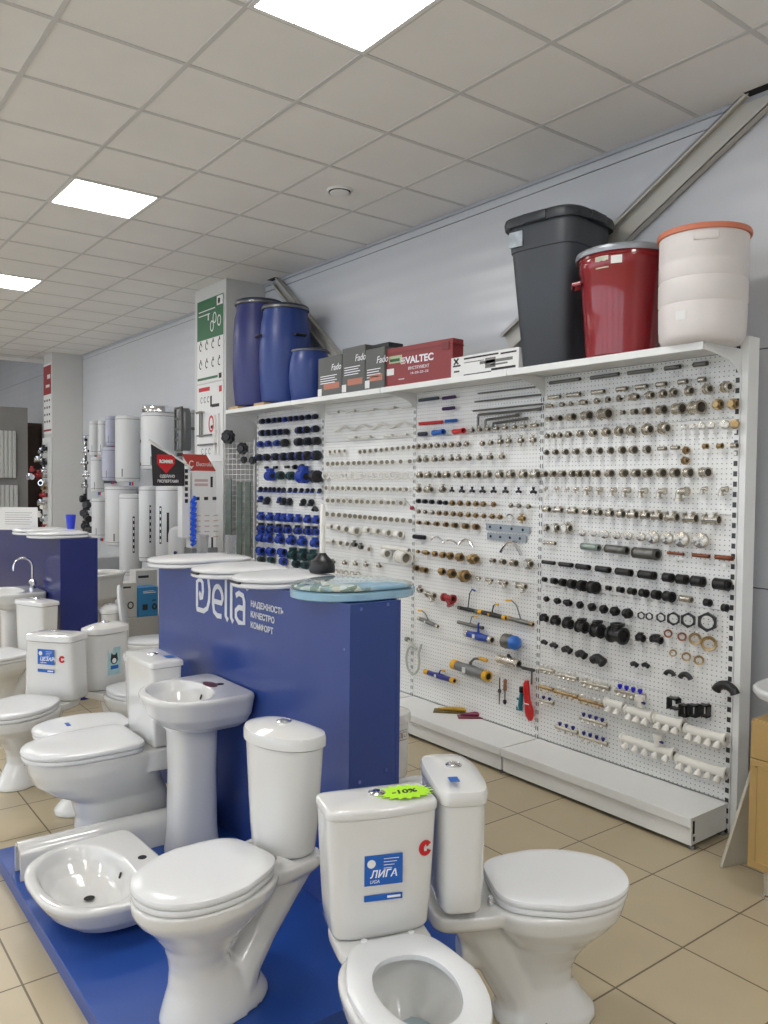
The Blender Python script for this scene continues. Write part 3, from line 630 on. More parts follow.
for i, (x0, x1, ya, yb) in enumerate([(486, 529.6, 526.5, 530.5), (487, 526, 536, 539)]):
    a, b_ = at(x0, ya, x=BX-.012), at(x1, yb, x=BX-.012); t = thing('mounting_plate', ['upper perforated zinc mounting plate beside the brass stubs', 'lower perforated zinc mounting plate above the chrome arcs'][i], 'bracket', a, 0, 'zinc mounting plates')
    L = b_-a; bm = B(); h = .022
    loft(bm, [[(0, 0, -h), (0, 0, h), L+Vector((0, 0, h)), L+Vector((0, 0, -h))], [(.006, 0, -h), (.006, 0, h), L+Vector((.006, 0, h)), L+Vector((.006, 0, -h))]]); obj('plate', bm, ZINC, t, False)
    bm = B()
    for f in (.1, .35, .6, .85): lathe(bm, [(.009, -.002), (.009, .001)], 12, 'X', c=L*f)
    obj('hole', bm, DRK, t, False)
row(1, 'spiral', PEK, 'black corrugated sleeve', [(411.5, 427)], 537, dia=4.5, cat='pipe sleeve')
for i, (x0, x1, y, hgt, r) in enumerate([(431, 444, 541, 4, .006), (446, 457, 542, 2, .005), (459, 473.5, 545, 5, .007), (500.5, 521.5, 553, 9, .009)]):
    a, b_ = at(x0, y-1, x=BX-.03), at(x1, y+2, x=BX-.03); H_ = hgt/185.
    pts = [Vector((0, (b_-a).y*f, (b_-a).z*f+H_*math.sin(PI*f)*1.5)) for f in [j/10 for j in range(11)]]
    bm = B(); tube(bm, pts, r, 8); o = obj('chrome_arc', bm, CHR); o.location = a
    tag(o, ['small chrome arc holder nearest the black sleeve', 'flattest chrome arc holder on the valve board', 'chrome arc holder third in its row', 'largest chrome arc holder on the valve board'][i], 'pipe holder', 'chrome arc holders')
row(1, 'hexnipple', BRASS, 'brass union coupling', [(415.6, 420.5), (420.5, 431), (431, 439), (439, 447), (447, 454), (454, 465.4), (465.4, 481)], 551.5, 559, (4, 11))
row(1, 'coupling', NICK, 'silver socket coupling', [(488.9, 496.7), (498.6, 506.8), (509, 519)], 560.5, 563, (5, 7.5), newrow=False)
row(1, 'cross', NICK, 'silver multi-way joint', [(522.7, 534)], 564, dia=8, newrow=False)
row(1, 'coupling', BRASS, 'orange brass stub', [(412.7, 419.5), (419, 429)], 568, 570, 6)
row(1, 'hexnipple', BRASS, 'large brass check valve', [(437, 447), (447, 456.6), (456.6, 472)], 571.5, 576, (8, 13), newrow=False)
row(1, 'ytee', NICK, 'silver line strainer', [(474, 482), (484, 494.7), (496.7, 510), (513, 529.5)], 578, 586, newrow=False)
row(1, 'valve', NICK, 'dull silver valve', [(416.6, 423.5)], 590, dia=7)
row(1, 'ytee', NICK, 'silver line strainer', [(422.5, 439)], 595, newrow=False)
row(1, 'ytee', REDM, 'dark red cast line strainer', [(438, 459)], 598, newrow=False)

# ---------------- white-fittings board
row(2, 'nipple', PPR, 'thin white plastic pipe', [(326, 340), (342, 357), (360, 376), (380, 396), (399, 414)], 412.5, 407, 2.4)
for i, (x0, x1) in enumerate([(335, 352), (352, 372), (372, 391), (391, 413)]):
    a = at(x0, 431-i*1.2, x=BX-.03); b_ = at(x1, 430-i*1.2, x=BX-.03); pts = []
    for j in range(13):
        f = j/12; pts.append(Vector((0, (b_.y-a.y)*f, (b_.z-a.z)*f+.035*max(0, math.sin(PI*f))**2)))
    bm = B(); tube(bm, pts, .008, 8); o = obj('crossover_bend', bm, PPR); o.location = a
    tag(o, 'white plastic crossover bend, '+['leftmost', 'second from the left', 'second from the right', 'rightmost'][i]+' of the wavy ones', 'pipe fitting', 'white crossover bends')
row(2, 'nipple', PPR, 'slim white plastic clip strip', [(346, 358), (359, 372), (383, 394), (395, 408)], 438, 435, 2.6)
row(2, 'teed', PPR, 'small white plastic tee', C([329, 334, 338.5, 343.5], 5), 452, 451, 4.5)
row(2, 'reducer', PPR, 'small white plastic socket', C([359.5, 364, 369.5, 375, 380.5, 386, 391.5, 397, 402.5, 408, 413], 5), 452, 447, 5, newrow=False)
row(2, 'reducer', PPR, 'white plastic elbow socket', C([328.5, 333.5, 338, 343, 348.7, 354.5, 359.5, 364.5, 370.6, 376, 382, 387.5, 393, 401, 410], 6), 464, 461.5, 5.6, rot=-50)
row(2, 'ring', PPR, 'white plastic ring', C([325.5, 332.5, 338.6, 343, 348, 353.3, 358.6, 364, 369.3, 375, 381, 386.4, 392.6, 398.7, 404.6, 410.8], 6.2), 475.5, 475.5, rot=45)
row(2, 'coupling', PPR, 'white plastic angled socket', C([327, 333.3, 338.5, 343.5, 349.3, 355, 360, 366, 371, 377, 382.4, 388.3, 394.6, 400.7, 407], 5.6), 488, 489.5, 5.4, rot=-55)
row(2, 'tee', PPR, 'white plastic tee', C([327.8, 333, 338.5, 344, 350.4, 357, 362, 368, 374, 381.5, 388.3, 393.5, 401], 6), 500.5, 503, 5.8, rot=-40)
row(2, 'reducer', PPR, 'white plastic union socket', C([327, 333, 339, 345, 350, 355, 360, 365, 370, 375, 380, 385, 391, 397, 403, 410], 6), 514, 521, 5.8, rot=-35)
row(2, 'nipple', PPR, 'white plastic sleeve in a stepped chain', [(326, 334), (334, 341), (341, 349), (349, 360)], 526.5, 531, (5, 8.5))
row(2, 'nipple', PPR, 'wider white plastic sleeve', [(362, 371), (371, 381), (381, 392), (392, 404)], 530, 534.5, (6, 8.5), newrow=False)
row(2, 'nipple', PPR, 'creamy white plastic tube', [(324, 336.5)], 541, dia=5)
row(2, 'coupling', PPR, 'white plastic union with metal insert', C([340, 346.7], 6), 543, 544, 5.5, newrow=False)
row(2, 'valve', STEEL, 'dark metal valve between white fittings', [(351, 358), (358, 364)], 544.5, 547, 6, newrow=False)
row(2, 'nipple', PPR, 'long white plastic pipe', [(377, 413)], 548.5, dia=4.5, newrow=False)
row(2, 'tee', PPR, 'white plastic tee', [(364, 371)], 549, dia=6, newrow=False)
row(2, 'coupling', PPR, 'thick white plastic coupling', [(380, 392), (392, 414)], 553.5, 557.5, (9, 13.5))
row(2, 'valve', NICK, 'chrome-handled white ball valve', C([333, 344.5, 355.5, 366, 379], 6), 562, 566, 5)
row(2, 'ring', NICK, 'small silver ring behind the blue seat', C([336, 341, 346, 352, 358], 4.5), 572, 574.5)
# red brush-like clip hanging between boards
t = thing('pipe_clip', 'small dark red clip on a thin wire at the white board edge', 'pipe clip', at(412, 508, x=BX-.03))
bm = B(); tube(bm, [(0, .09, .07), (0, .01, .01)], .0018, 6); obj('wire', bm, STEEL, t)
bm = B(); lathe(bm, [(.004, -.012), (.014, -.01), (.014, .01), (.005, .012)], 14, 'X'); obj('clip', bm, REDM, t)

# ---------------- blue-fittings board
row(3, 'compress', PEK, 'small navy compression coupler', C([262, 268, 274, 279, 290, 295.5, 301, 308, 315], 7), 421.5, 416.5, 5.5, m2=PEB)
row(3, 'compress', PEB, 'blue compression coupler', C([284.5], 6), 419.5, dia=5.5, newrow=False)
row(3, 'compress', PEK, 'navy compression coupler with blue band', C([262, 267.5, 274, 279.7, 285.5], 7.5), 433.2, 431.8, 6.5, m2=PEB)
row(3, 'compress', PEK, 'navy compression coupler after the gap', C([299, 306, 315], 8.5), 430.5, 429, 7.5, m2=PEB, newrow=False)
row(3, 'compress', PEB, 'bright blue compression coupler', C([260, 268, 276.5], 8), 444.2, 443.2, 6.5, m2=PEK)
row(3, 'compress', PEK, 'fat black compression coupler', C([284.5], 8), 443, dia=8.5, newrow=False)
row(3, 'compress', PEK, 'fat black compression coupler after the gap', C([298.5, 307.5, 316], 9), 442, 441, 8.5, newrow=False)
row(3, 'compress', PEK, 'large black compression coupler', C([258.5, 266, 275, 283, 291, 298.8, 306.6, 316], 8.8), 457.5, 455.5, (7, 10.5), m2=PEB)
row(3, 'nipple', PEK, 'flat black saddle strip', [(264, 269), (272.5, 278.5), (284, 290)], 467.6, 467, 3)
row(3, 'coupling', PEK, 'black plastic sleeve', [(292, 298), (298, 305.5)], 467, 466.5, 5, newrow=False)
row(3, 'comptee', PEB, 'big blue compression tee', [(264.5, 275.5), (296, 310)], 476, 476.5, (8, 11), newrow=True, m2=PEB)
row(3, 'compress', PEG, 'big dark green compression coupler', [(276, 284.5), (286, 295.5)], 475.5, 475.8, 9, newrow=False)
row(3, 'compress', PEK, 'biggest black compression coupler', [(309, 322)], 476.5, dia=13, newrow=False)
row(3, 'compelbow', PEK, 'small dark compression elbow', C([260, 265, 269.5, 273.5, 278.3, 283, 289.5, 295, 301, 307, 312, 319], 6), 489, 490.5, m2=PEB)
row(3, 'compelbow', PEB, 'blue compression elbow', C([260, 279], 7), 498.5, 499.5, m2=PEK)
row(3, 'compelbow', PEK, 'black compression elbow', C([266.5, 283, 288.5, 302.5, 310.5], 8.5), 500, 502, newrow=False)
row(3, 'bend', PEK, 'large black swan-neck bend', C([315], 12), 509, newrow=False)
row(3, 'comptee', PEB, 'blue and black compression tee', C([261, 270, 278, 284, 290.5, 298, 307.5, 316], 8), 517, 520.5, 5.5, m2=PEB)
row(3, 'comptee', PEB, 'blue compression tee with dark collars', C([261, 270, 278.5, 287, 297.5, 307.5, 315], 8.5), 528.5, 532, 6, m2=PEK)
row(3, 'comptee', PEB, 'wide blue compression tee', C([260.5, 268, 279.5, 291, 302, 315], 10), 538, 543.5, 6.5, m2=PEB)
row(3, 'teed', PEB, 'blue female tee', C([260.5, 270.5, 282], 10), 550.5, 552, 7.5, m2=PEK)
row(3, 'comptee', PEG, 'dark green compression tee', C([293, 303, 313], 10), 555, 557, 8, m2=PEG, newrow=False)
row(3, 'compress', PEG, 'dark green coupler', C([261, 271], 9), 559.5, 560, 6.5)
row(3, 'compress', PEB, 'deep blue coupler', C([283], 9), 561.5, dia=8, newrow=False)
row(3, 'compress', PEG, 'green coupler just above the toilet seats', C([296, 305], 9), 564, 565.5, 8, newrow=False)

# display hooks behind every fitting
hk_count = 0
for k in range(4):
    base = Vector((BF, SEAM[k], 0)); rest = []
    for i, (q, s, cx) in enumerate(HK[k]):
        L = BX-cx
        if i < 100:
            o = bpy.data.objects.new('display_hook', HOOK); COL.objects.link(o); o.parent = bays[k]
            o.location = Vector((BX, q.y, q.z))-base; o.scale = (L, .03, .03)
        else: rest.append((q, L))
    if rest:
        bm = B()
        for q, L in rest:
            p = Vector((BX, q.y, q.z))-base; tube(bm, [p, p-Vector((L, 0, 0))], .0014, 5); box(bm, p.x-L-.001, p.x-L, p.y-.009, p.y+.009, p.z-.0465, p.z-.0285, mi=1)
        o = obj('display_hook', bm, [WMET, WPAP], bays[k], False); tag(o, kind='stuff')
# price strips under the rows of the right-hand boards are hung as small paper tags on the hooks above

# ---------------- manifolds, big valves and tools (things with parts)
def bvec(p): return Vector(p)
def manifold(label, x0, y0, x1, y1, n, mb, mc, group, r=None, both=True, outlet_m=None, name='pipe_manifold'):
    a, b_ = at(x0, y0, x=BX-.045), at(x1, y1, x=BX-.045); c = (a+b_)/2
    hl = abs(a.y-b_.y)/2; r = r or .011
    t = thing(name, label, 'pipe manifold', c, 0, group)
    bm = B(); lathe(bm, [(r*.7, -hl+.01), (r*.7, -hl-.004), (r*1.3, -hl-.004), (r*1.3, -hl+.012), (r, -hl+.014), (r, hl-.012), (r*1.2, hl-.01), (r*1.2, hl)], 16, 'Y', cap0=False); lathe(bm, [(r*.7, -hl+.009), (r*.7, -hl+.0095)], 16, 'Y', mi=1)
    obj('body', bm, [mb, DRK], t)
    for i in range(n):
        y = -hl+2*hl*(i+.6)/(n+.2)
        if mc is not None:
            bm = B(); lathe(bm, [(r*.55, r*.8), (r*.55, r*1.5), (r*.95, r*1.55), (r*1.0, r*2.7), (r*.7, r*2.9)], 12, 'Z', c=(0, y, 0)); obj('cap', bm, mc, t)
        bm = B(); tube(bm, [(0, y, 0), (-r*.8, y, -r*1.1), (-r*.85, y, -r*1.15), (-r*1.5, y, -r*1.9)], [r*.5, r*.5, r*.72, r*.72], 10)
        obj('outlet', bm, outlet_m or mb, t)
    bm = B(); box(bm, .0, .045, -hl*.6, -hl*.6+.006, -.003, .003); box(bm, .0, .045, hl*.6, hl*.6+.006, -.003, .003); obj('hook', bm, WMET, t, False)
    return t
SILV = mat('satin_nickel', rgb(196, 190, 176), .3, .8, noise=.1, nscale=30); DKBL = mat('dark_blue_caps', rgb(24, 34, 120), .4); WCAP = mat('white_cap', (.75, .75, .72, 1), .4)
g = 'silver manifolds with white caps'
manifold('three-way silver manifold with white caps, leftmost of its row', 540, 668, 553.5, 672, 3, SILV, WCAP, g, .010)
manifold('four-way silver manifold with white caps, middle of its row', 558, 674, 577, 679, 4, SILV, WCAP, g, .010)
manifold('long four-way silver manifold with white caps, nearest the blue-capped one', 582, 681, 609, 689, 4, SILV, WCAP, g, .012)
manifold('silver manifold with four bright blue caps on the right-hand board', 616, 688, 644, 699, 4, SILV, mat('bright_blue_caps', rgb(30, 30, 190), .35), 'blue-capped manifolds', .013)
g = 'brass manifolds with white caps'
manifold('short brass manifold with white caps at the left board edge', 539, 686, 553, 690, 2, BRASS, WCAP, g, .010)
manifold('middle brass manifold with white caps', 555, 691, 577, 697, 4, BRASS, WCAP, g, .010)
manifold('brass manifold with white caps touching the white plastic manifolds', 579, 698, 603, 706, 4, BRASS, WCAP, g, .010)
g = 'dark-blue-handled manifolds'
manifold('short blue-handled manifold beside the red pipe cutter', 540, 698, 553, 705, 2, SILV, DKBL, g, .010)
manifold('blue-handled manifold under the brass ones, upper right of its group', 580, 716, 606, 726, 4, SILV, DKBL, g, .011)
manifold('blue-handled manifold lower left, just above the base shelf', 556, 726, 577, 733, 3, SILV, DKBL, g, .011)
manifold('blue-handled manifold lowest on the right-hand board', 580, 735, 607, 745, 4, SILV, DKBL, g, .011)
g = 'large white plastic manifolds'
manifold('white plastic manifold, leftmost in the upper white row', 606, 701, 624, 708, 2, PPR, None, g, .024)
manifold('white plastic manifold with three long outlets, upper white row', 626, 707, 653, 719, 3, PPR, None, g, .025, outlet_m=PPR)
manifold('white plastic manifold with coloured dots, third in the upper white row', 655, 716, 683, 727, 3, PPR, None, g, .025)
manifold('white plastic manifold at the right end of the upper white row', 686, 727, 726, 741, 4, PPR, None, g, .025)
manifold('long white plastic manifold in the lower white row, left one', 622, 735, 674, 757, 5, PPR, None, g, .024)
manifold('long white plastic manifold in the lower white row, right one', 677, 757, 726, 775, 5, PPR, None, g, .024)
for px, py, lb in ((640, 701, 'white plastic stub cap standing on the upper white manifold'), (658, 740, 'white plastic stub cap standing on the lower white manifold')):
    t = thing('stub_cap', lb, 'pipe fitting', at(px, py, x=BX-.06)); bm = B(); lathe(bm, [(.018, -.03), (.018, .0), (.026, .002), (.026, .03), (.015, .032)], 18, 'Z'); obj('cap', bm, PPR, t)
    bm = B(); tube(bm, [(0, 0, 0), (-.01, -.035, -.005)], .007, 8); obj('bleed_screw', bm, DKBL, t)
# black pipe clips
for i, (x0, x1, y) in enumerate([(668, 679.5, 703), (680, 688.5, 710), (689, 698.5, 710), (700, 709.5, 710)]):
    a, b_ = at(x0, y, x=BX-.04), at(x1, y+1, x=BX-.04); wv = abs(a.y-b_.y)/2*.9; h = .030
    bm = B(); pr = [(-wv, h), (wv, h), (wv, -h), (-wv, -h)]
    box(bm, -.02, .02, -wv, wv, h-.008, h); box(bm, -.02, .02, -wv, -wv+.008, -h if i else h*.2, h); box(bm, -.02, .02, wv-.008, wv, -h, h)
    if i: box(bm, -.02, .02, -wv, wv, -h, -h+.008)
    else: box(bm, -.02, .02, -wv, wv-.01, -h*.9, -h*.9+.008)
    box(bm, .02, .04, -.004, .004, h-.01, h)
    o = obj('pipe_clip', bm, CAST, None, False); o.location = (a+b_)/2
    tag(o, ['open-sided black bracket clip, leftmost of four', 'narrow black square pipe clip, second of four', 'widest closed black square pipe clip, third of four', 'black square pipe clip, rightmost of four'][i], 'pipe clip', 'black pipe clips above the white manifolds')
def ballvalve(label, x0, y0, x1, y1, r, mb, me_, mh, hand, grip=None, group=None, tagm=None):
    """body along the wall between two pixels; hand: (dy, dz) of the lever end"""
    a, b_ = at(x0, y0, x=BX-.012-r), at(x1, y1, x=BX-.012-r); c = (a+b_)/2; d = (b_-a)/2; hl = d.length
    t = thing('ball_valve', label, 'valve', c, 0, group)
    ax = d.normalized()
    def P(f, up=0): return ax*(hl*f)+Vector((0, 0, up))
    bm = B(); tube(bm, [P(-.75), P(-.35), P(-.2), P(.2), P(.35), P(.75)], [r*.86, r*.88, r, r, r*.88, r*.86], 16); obj('body', bm, mb, t)
    for s in (-1, 1):
        bm = B(); tube(bm, [P(s*.76), P(s*.78), P(s)], [r*.85, r*.93, r*.93], 16 if me_ is not NICK else 6); obj('end_cap', bm, me_, t)
    bm = B(); tube(bm, [P(1.001), P(1.004)], r*.6, 16); obj('bore', bm, DRK, t)
    bm = B(); tube(bm, [P(0, r*.6), P(0, r*1.5)], r*.32, 10)
    e = Vector((0, hand[0], hand[1])); st = P(0, r*1.4)
    tube(bm, [st, st+Vector((-.004, e.y*.25, e.z*.75)), st+Vector((-.006, e.y*.6, e.z))], r*.2+.001, 8); lv = obj('lever', bm, mb if mh is YEL else mh, t)
    bm = B(); tube(bm, [st+Vector((-.006, e.y*.58, e.z)), st+Vector((-.006, e.y, e.z*.95))], r*.28+.002, 8); obj('grip', bm, grip or mh, t)
    if tagm:
        bm = B(); q = P(-.15); box(bm, q.x-r-.002, q.x-r-.0005, q.y-r*.45, q.y+r*.45, q.z-r*.5, q.z+r*.5); obj('price_sticker', bm, tagm, t, False)
    bm = B(); box(bm, 0, r+.0125, -.003, .003, -.003, .003); obj('hook', bm, WMET, t, False)
    return t
BVB = mat('valve_blue', rgb(36, 70, 160), .35); BVN = mat('valve_navy', rgb(40, 44, 130), .35); GRV = mat('valve_grey', rgb(120, 122, 122), .4, .4)
ballvalve('small grey ball valve with yellow lever, just right of the blue display', 418, 618, 438, 626.5, .016, GRV, NICK, YEL, (.10, .05), tagm=WPAP)
ballvalve('navy ball valve with yellow caps near the bottom of the valve board', 425, 671.5, 454.5, 681, .020, BVN, YEL, YEL, (-.06, .02), tagm=WPAP)
ballvalve('large grey ball valve with yellow lever, biggest on the board', 453, 664, 488.5, 676.5, .036, GRV, YEL, YEL, (-.16, .045), tagm=WPAP)
ballvalve('silver ball valve with long black lever pointing right and down', 498, 658.5, 519, 664, .030, NICK, NICK, BLK, (-.22, -.06), tagm=None)
ballvalve('gas ball valve with black curled lever, left of the long valve train', 458.5, 607.5, 478, 611.5, .014, CAST, STEEL, BLK, (-.07, .12), grip=BVB)
ballvalve('black and yellow gas valve in the middle of the long valve train', 479, 611.5, 506, 618, .017, CAST, YEL, YEL, (-.06, .05), tagm=YEL)
ballvalve('steel gas valve with yellow lever, right end of the valve train', 508, 618, 533, 624.5, .015, STEEL, BRASS, YEL, (.12, .10))
ballvalve('thin silver gas valve with yellow lever under the valve train', 458, 622, 483, 628, .013, STEEL, STEEL, YEL, (-.07, .05))
t = ballvalve('blue water valve body wired to the round blue meter', 465, 633, 492, 640, .026, BVB, NICK, BVB, (-.01, .05), tagm=WPAP)
t = thing('water_meter', 'round water meter with a bright blue domed cap', 'meter', at(511, 642, x=BX-.05))
bm = B(); lathe(bm, [(.030, .06), (.046, .055), (.046, .0), (.040, -.01)], 20, 'Y'); lathe(bm, [(.05, .03), (.05, .02)], 6, 'Y'); obj('body', bm, STEEL, t)
bm = B(); lathe(bm, [(.042, -.010), (.044, -.04), (.034, -.058), (.012, -.068)], 20, 'Y'); obj('dome', bm, mat('meter_blue', rgb(45, 110, 200), .3), t)
bm = B(); box(bm, 0, .05, -.003, .003, -.003, .003); obj('hook', bm, WMET, t, False)
# coiled hose between the boards
t = thing('coiled_hose', 'pale grey flexible hose looped once against the pegboard', 'hose', at(413, 660, x=BX-.03))
pts = []
for i in range(30):
    a_ = math.radians(60+i*330/29); pts.append((-.004*i/29, -.075*math.cos(a_)*1.0+.0, .10*math.sin(a_)-.0))
bm = B(); tube(bm, [(0, .07, .14)]+pts+[(-.006, -.10, .13)], .0085, 8); obj('hose', bm, mat('pale_hose', rgb(182, 186, 176), .45), t)
bm = B(); lathe(bm, [(.010, -.015), (.018, -.012), (.018, .012), (.01, .015)], 6, 'Y', c=(0, .07, .14)); obj('nut', bm, STEEL, t)
# hand tools
def tool(name, label, cat, px, py, parts):
    t = thing(name, label, cat, at(px, py, x=BX-.025))
    for nm, fn, m in parts: bm = B(); fn(bm); obj(nm, bm, m, t)
    return t
tool('tap_wrench', 'thin steel rod tool hanging left of the screwdriver', 'tool', 499.5, 691, [('rod', lambda b: tube(b, [(0, 0, .085), (0, 0, -.085)], .0045, 8), STEEL), ('collar', lambda b: lathe(b, [(.006, -.012), (.012, -.008), (.012, .008), (.006, .012)], 12, 'Z'), STEEL)])
tool('screwdriver', 'screwdriver with brown handle hanging beside the green cutter', 'tool', 505, 691, [('handle', lambda b: lathe(b, [(.008, .0), (.013, .01), (.011, .05), (.013, .07), (.006, .078)], 12, 'Z'), mat('brown_handle', rgb(150, 105, 80), .5)), ('shaft', lambda b: tube(b, [(0, 0, .0), (0, 0, -.06)], .004, 8), STEEL), ('tip', lambda b: lathe(b, [(.006, -.085), (.012, -.075), (.012, -.06), (.005, -.055)], 12, 'Z'), BLK)])
TEAL = mat('teal_cutter', rgb(30, 110, 125), .35)
def jaw(b, s=1):
    pts = [(0, .0, .05), (0, .005, .01), (0, .01, -.03), (0, .004, -.06)]
    tube(b, pts, [.012, .014, .015, .012], 10); tube(b, [(0, .0, .0), (0, .035, .008)], .008, 8); tube(b, [(0, .0, -.055), (0, .038, -.06), (0, .036, -.045)], .008, 8)
tool('pipe_cutter', 'small teal pipe cutter with black knob hanging on the board', 'tool', 521.5, 701, [('frame', jaw, TEAL), ('knob', lambda b: lathe(b, [(.008, .05), (.017, .055), (.017, .085), (.012, .09)], 12, 'Z'), BLK)])
def rc(b):
    n = 14; L = []
    for i in range(n):
        f = i/(n-1); L.append((-.012, .02*math.cos(f*PI*1.0-.5)-.0, .10-.24*f))
    tube(b, L, [.012, .018, .02, .021, .021, .02, .02, .021, .024, .027, .029, .028, .022, .012], 12)
tool('pipe_cutter', 'long red pipe cutter bagged in plastic beside the right-hand board', 'tool', 530, 697, [('frame', rc, mat('cutter_red', rgb(200, 36, 36), .3)), ('shaft', lambda b: tube(b, [(0, -.01, .08), (0, -.012, .18)], .006, 8), STEEL), ('band', lambda b: box(b, -.036, -.031, -.02, .02, -.04, -.034), WPAP)])
# blister packs lying on the base shelf
def pack(label, px, py, rz, m1, m2, L, W_):
    p = at(px, py, z=.156); t = thing('tool_pack', label, 'packaged tool', (p.x, p.y, .1563), rz)
    bm = B(); box(bm, -W_/2, W_/2, -L/2, L/2, 0, .003); obj('card', bm, m1, t, False)
    bm = B(); tube(bm, [(-.02, -L*.4, .014), (-.005, -L*.1, .02), (.0, L*.1, .02), (.02, L*.42, .01)], [.008, .013, .015, .006], 10); tube(bm, [(.02, -L*.4, .012), (.01, -L*.1, .018), (0, L*.1, .018)], [.007, .011, .012], 10); obj('pliers', bm, m2, t)
    bm = B(); box(bm, -W_*.4, W_*.4, -L*.46, L*.46, .003, .006, bev=.001); obj('blister', bm, m1, t, False)
pack('yellow and black packaged shears on the base shelf', 458, 712, .75, mat('pack_black', rgb(120, 105, 60), .4, noise=.5, nscale=25), mat('tool_yellow', rgb(200, 160, 60), .4), .33, .10)
pack('pink and dark packaged pliers on the base shelf', 478, 717, .95, mat('pack_pink', rgb(150, 80, 96), .4, noise=.5, nscale=25), mat('tool_pink', rgb(140, 60, 90), .4), .27, .09)

# ================================================================== WIRE GRID left of the run
t = thing('wire_grid', 'white wire display grid with black caps at the column', 'display grid', (BX-.004, 6.895, .0), math.radians(24.6))
bm = B()
gw = .36
for i in range(8): y = .02+gw*i/7; tube(bm, [(0, y, .95), (0, y, 2.07)], .0028, 6)
for i in range(23): z = .95+.051*i; tube(bm, [(.005, .02, z), (.005, .02+gw, z)], .0028, 6)
for y in (.008, gw+.03): box(bm, -.010, .010, y-.006, y+.006, .001, 2.1)
obj('grid', bm, WMET, t)
def face_fit(kind, m, desc, px, py, d, x=BX-.03, cat='pipe fitting'):
    p = at(px, py, x=x); dep = FWD.dot(p-Vector((0, 0, CAM_H))); r = d/2/F_PX*dep
    o = bpy.data.objects.new(NAMES[kind], proto_mesh(kind, m)); COL.objects.link(o); o.scale = (r, r, r); o.rotation_euler = (0, 0, math.radians(30)); o.location = p; tag(o, desc, cat, 'black flange caps on the wire grid')
face_fit('flange', BLK, 'largest black flange cap, at the column corner', 228.2, 436.9, 15, 3.55)
face_fit('flange', BLK, 'middle-sized black flange cap on the wire grid', 242.5, 448.5, 12.5, 3.60)
face_fit('flange', BLK, 'smallest black flange cap, lower left on the wire grid', 244, 460, 7.5, 3.61)
face_fit('flange', BLK, 'small black flange cap nearest the black couplers', 252.5, 460.5, 8.5, 3.65)
for i, (px, y0, y1) in enumerate([(229, 479, 560), (239.5, 482, 560), (248, 482, 558)]):
    xg = BX-.15*(258-px)/34-.028; a, b_ = at(px, y0, x=xg), at(px, y1, x=xg)
    bm = B(); box(bm, -.006, .006, -.030, .030, b_.z-a.z, 0); o = obj('hanging_pack', bm, mat('clear_green_pack', rgb(112, 124, 116), .3, noise=.3, nscale=15), None, False); o.location = a; o.rotation_euler = (0, 0, math.radians(24.6))
    tag(o, ['long grey-green hanging pack nearest the column', 'long grey-green hanging pack in the middle of the grid', 'long grey-green hanging pack nearest the blue fittings'][i], 'hanging goods', 'long hanging packs on the wire grid')

# ================================================================== ON TOP OF THE SHELVING
def top_at(px, x): return at(px, 400, x=x).y
def label_patch(bm, r, z0, z1, a0, a1, mi=0, n=6, c=(0, 0), grow=.0012, r2=None):
    rings = []
    for k in range(n+1):
        a = a0+(a1-a0)*k/n; r2_ = r if r2 is None else r2
        rings.append([(c[0]+(r_+g_)*math.cos(a), c[1]+(r_+g_)*math.sin(a), z) for r_, g_, z in ((r, 0, z0), (r, grow, z0), (r2_, grow, z1), (r2_, 0, z1))])
    loft(bm, rings, mi=mi)
TOC = math.atan2(-3, -3.6)   # direction towards the camera for round things
def barrel(label, x, px, r, h, prof, m, lidm, band, handles=(), wood=True):
    y = top_at(px, x); t = thing('plastic_barrel', label, 'barrel', (x, y, SH+.0005+(.028 if wood else 0)), 0, 'barrels and bins on top of the shelving')
    bm = B(); lathe(bm, [(r*a, h*b) for a, b in prof], 48); obj('body', bm, m, t)
    top = prof[-1][0]*r
    bm = B(); lathe(bm, [(top*1.0, h*1.0), (top*1.05, h*.995), (top*1.06, h*1.02), (top*1.0, h*1.035), (top*.9, h*1.03), (top*.88, h*1.015), (0.01, h*1.015)], 48, cap1=False); obj('lid', bm, lidm, t)
    bm = B(); lathe(bm, [(top*1.055, h*.985), (top*1.075, h*.99), (top*1.075, h*1.008), (top*1.055, h*1.012), (top*1.055, h*.985)], 48, cap0=False, cap1=False); obj('clamp_ring', bm, band, t)
    bm = B(); a = TOC-.45; label_patch(bm, r*prof[2][0]+.001, h*.10, h*.10+.05, a-.05, a+.05+.02); obj('price_label', bm, WPAP, t)
    if handles:
        for s in handles:
            bm = B(); a = TOC+s; c = Vector((math.cos(a), math.sin(a), 0)); q = Vector((-c.y, c.x, 0)); zz = h*.70
            tube(bm, [c*(r*.99)-q*.05+Vector((0, 0, zz)), c*(r*1.1)-q*.05+Vector((0, 0, zz)), c*(r*1.1)+q*.05+Vector((0, 0, zz)), c*(r*.99)+q*.05+Vector((0, 0, zz))], .011, 8); obj('handle', bm, BLK, t)
    if wood:
        w_ = thing('wooden_block', 'small pale wooden block under the '+label.split(',')[0].replace('plastic ', ''), 'block', (3.44, y+r*.25, SH+.0012)); bm = B(); box(bm, -.03, .04, -.09, .09, 0, .026, bev=.002); obj('block', bm, mat('pale_wood', rgb(200, 170, 125), .6, noise=.2), w_, False)
    return t
BB = mat('barrel_blue', rgb(34, 60, 128), .38, noise=.04); BBD = mat('barrel_dark_lid', rgb(34, 42, 72), .4); BBV = mat('barrel_violet', rgb(44, 50, 112), .4, noise=.05)
pf = [(.80, 0), (.88, .01), (.90, .03), (.97, .2), (1, .45), (.99, .65), (.93, .85), (.86, .93), (.86, 1)]
barrel('tallest blue plastic barrel, at the column end', 3.645, 259, .245, .94, pf, BBV, BBD, STEEL)
